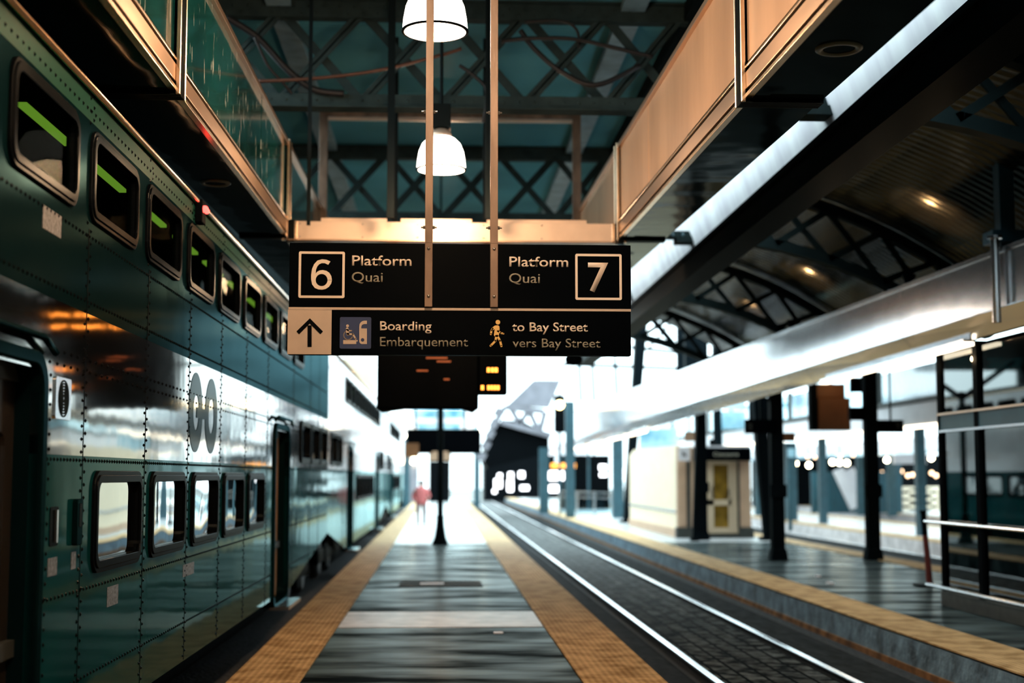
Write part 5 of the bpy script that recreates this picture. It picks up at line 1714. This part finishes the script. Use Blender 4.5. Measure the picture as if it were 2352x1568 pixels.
p, q = at(1285, 1128, 70), at(1405, 1132, 70)
MB().bar((p.x, 0, p.z), (q.x, 0, q.z), 0.08, 0.08).bar((p.x, 0, p.z - 0.25), (q.x, 0, q.z - 0.25), 0.06, 0.06).build('rail', 'aluminium', rg)
for k in range(4):
    x = p.x + (q.x - p.x) * k / 3
    MB().box((x - 0.05, -0.05, 0), (x + 0.05, 0.05, p.z)).build('post', 'aluminium', rg)
MB().box((p.x, -0.01, 0.1), (q.x, 0.01, p.z - 0.3)).build('glass', 'clear', rg)
for (px0, py0, px1, py1, Y), lb in zip(((1275, 1012, 1348, 1062, 99), (1330, 960, 1400, 985, 99)), ('white box sign under the end of the long fascia', 'white panel hanging under the fascia left of strut')):
    p0, p1 = flat(px0, py0, px1, py1, Y)
    t_ = thing('box_sign', lb, 'sign', ((p0[0] + p1[0]) / 2, Y, 0))
    wq = (p1[0] - p0[0]) / 2
    MB().box((-wq, 0, p0[2]), (wq, 0.3, p1[2])).build('panel', 'white', t_, bevel=0.05)
    MB().box((-0.06, 0.3, 0), (0.06, 0.42, p1[2])).build('post', 'bluesteel', t_)
for (px0, py0, px1, py1, Y), lb in zip(((1470, 985, 1556, 1032, 66), (1655, 945, 1712, 985, 60), (1650, 905, 1712, 940, 62), (1350, 1005, 1380, 1025, 82), (1795, 925, 1822, 945, 58), (1812, 1030, 1826, 1050, 50)),
                                     ('cyan glazed panel above the cream booth wall', 'cyan glass panel above the booth sign', 'upper cyan glass pane under the white fascia', 'small cyan pane left of the far shelter', 'cyan pane right of the near column', 'small blue sign right of the near column')):
    p0, p1 = flat(px0, py0, px1, py1, Y, 0.15)
    t_ = thing('cyan_panel', lb, 'glass panel', ((p0[0] + p1[0]) / 2, Y, 0), group='cyan glass panels')
    wq = (p1[0] - p0[0]) / 2
    MB().box((-wq, 0, p0[2]), (wq, 0.15, p1[2])).build('pane', 'cyan', t_)
    MB().box((-wq, 0.15, 0), (-wq + 0.12, 0.27, p1[2])).build('post', 'bluesteel', t_)
sm = thing('signal_mast', 'signal mast with glowing amber lamp above the long fascia', 'signal', (at(1285, 930, 72).x, 72, 0))
zz = at(1285, 930, 72).z
MB().tube([(0, 0, -0.4), (0, 0, zz + 0.6)], 0.08, 10).build('mast', 'bluesteel', sm)
MB().box((-0.28, -0.15, zz - 1.4), (0.28, 0.15, zz + 0.5)).build('head', 'black', sm, bevel=0.05)
MB().ball((0, -0.16, zz), 0.2, 14, 10).build('amber_lens', 'signal', sm, smooth=True)
hl = thing('distant_locomotive', 'distant locomotive front with white headlamps beyond the person', 'locomotive', (0, 104, 0))
p0, p1 = flat(940, 1040, 985, 1130, 104)
MB().box((p0[0], 0, -0.3), (p0[0] + 0.6, 3, p1[2])).build('cab', 'greypaint', hl)
for px, py in ((950, 1047), (962, 1052), (950, 1060), (963, 1060)):
    MB().ball(at(px, py, 103.9) - Vector((0, 104, 0)), 0.17, 12, 8).build('headlamp', 'bulb', hl, smooth=True)
for k, (px, py) in enumerate(((908, 965), (915, 978), (920, 990), (925, 1000), (1113, 968), (1108, 985))):
    p = at(px, py, 88)
    o_ = thing('canopy_lamp', ['warm lamp at the top of left row over far train', 'second warm lamp of left row over far train', 'third warm lamp of left row over far train', 'lowest warm lamp of left row over far train', 'warm tubular lamp right of the departure board', 'lower warm lamp right of the departure board'][k], 'lamp', p, group='small far canopy lamps')
    MB().ball((0, 0, 0), 0.2, 12, 8).build('globe', 'bulb', o_, smooth=True)
    MB().tube([(0, 0, 0.15), (0, 0, 1.5)], 0.03, 6).build('stem', 'white', o_)
tag(MB().box(*flat(788, 822, 862, 905, 60, 0.6)).build('cream_wall', 'boothwall'), 'cream wall seen above the train left of the departure board', 'wall')
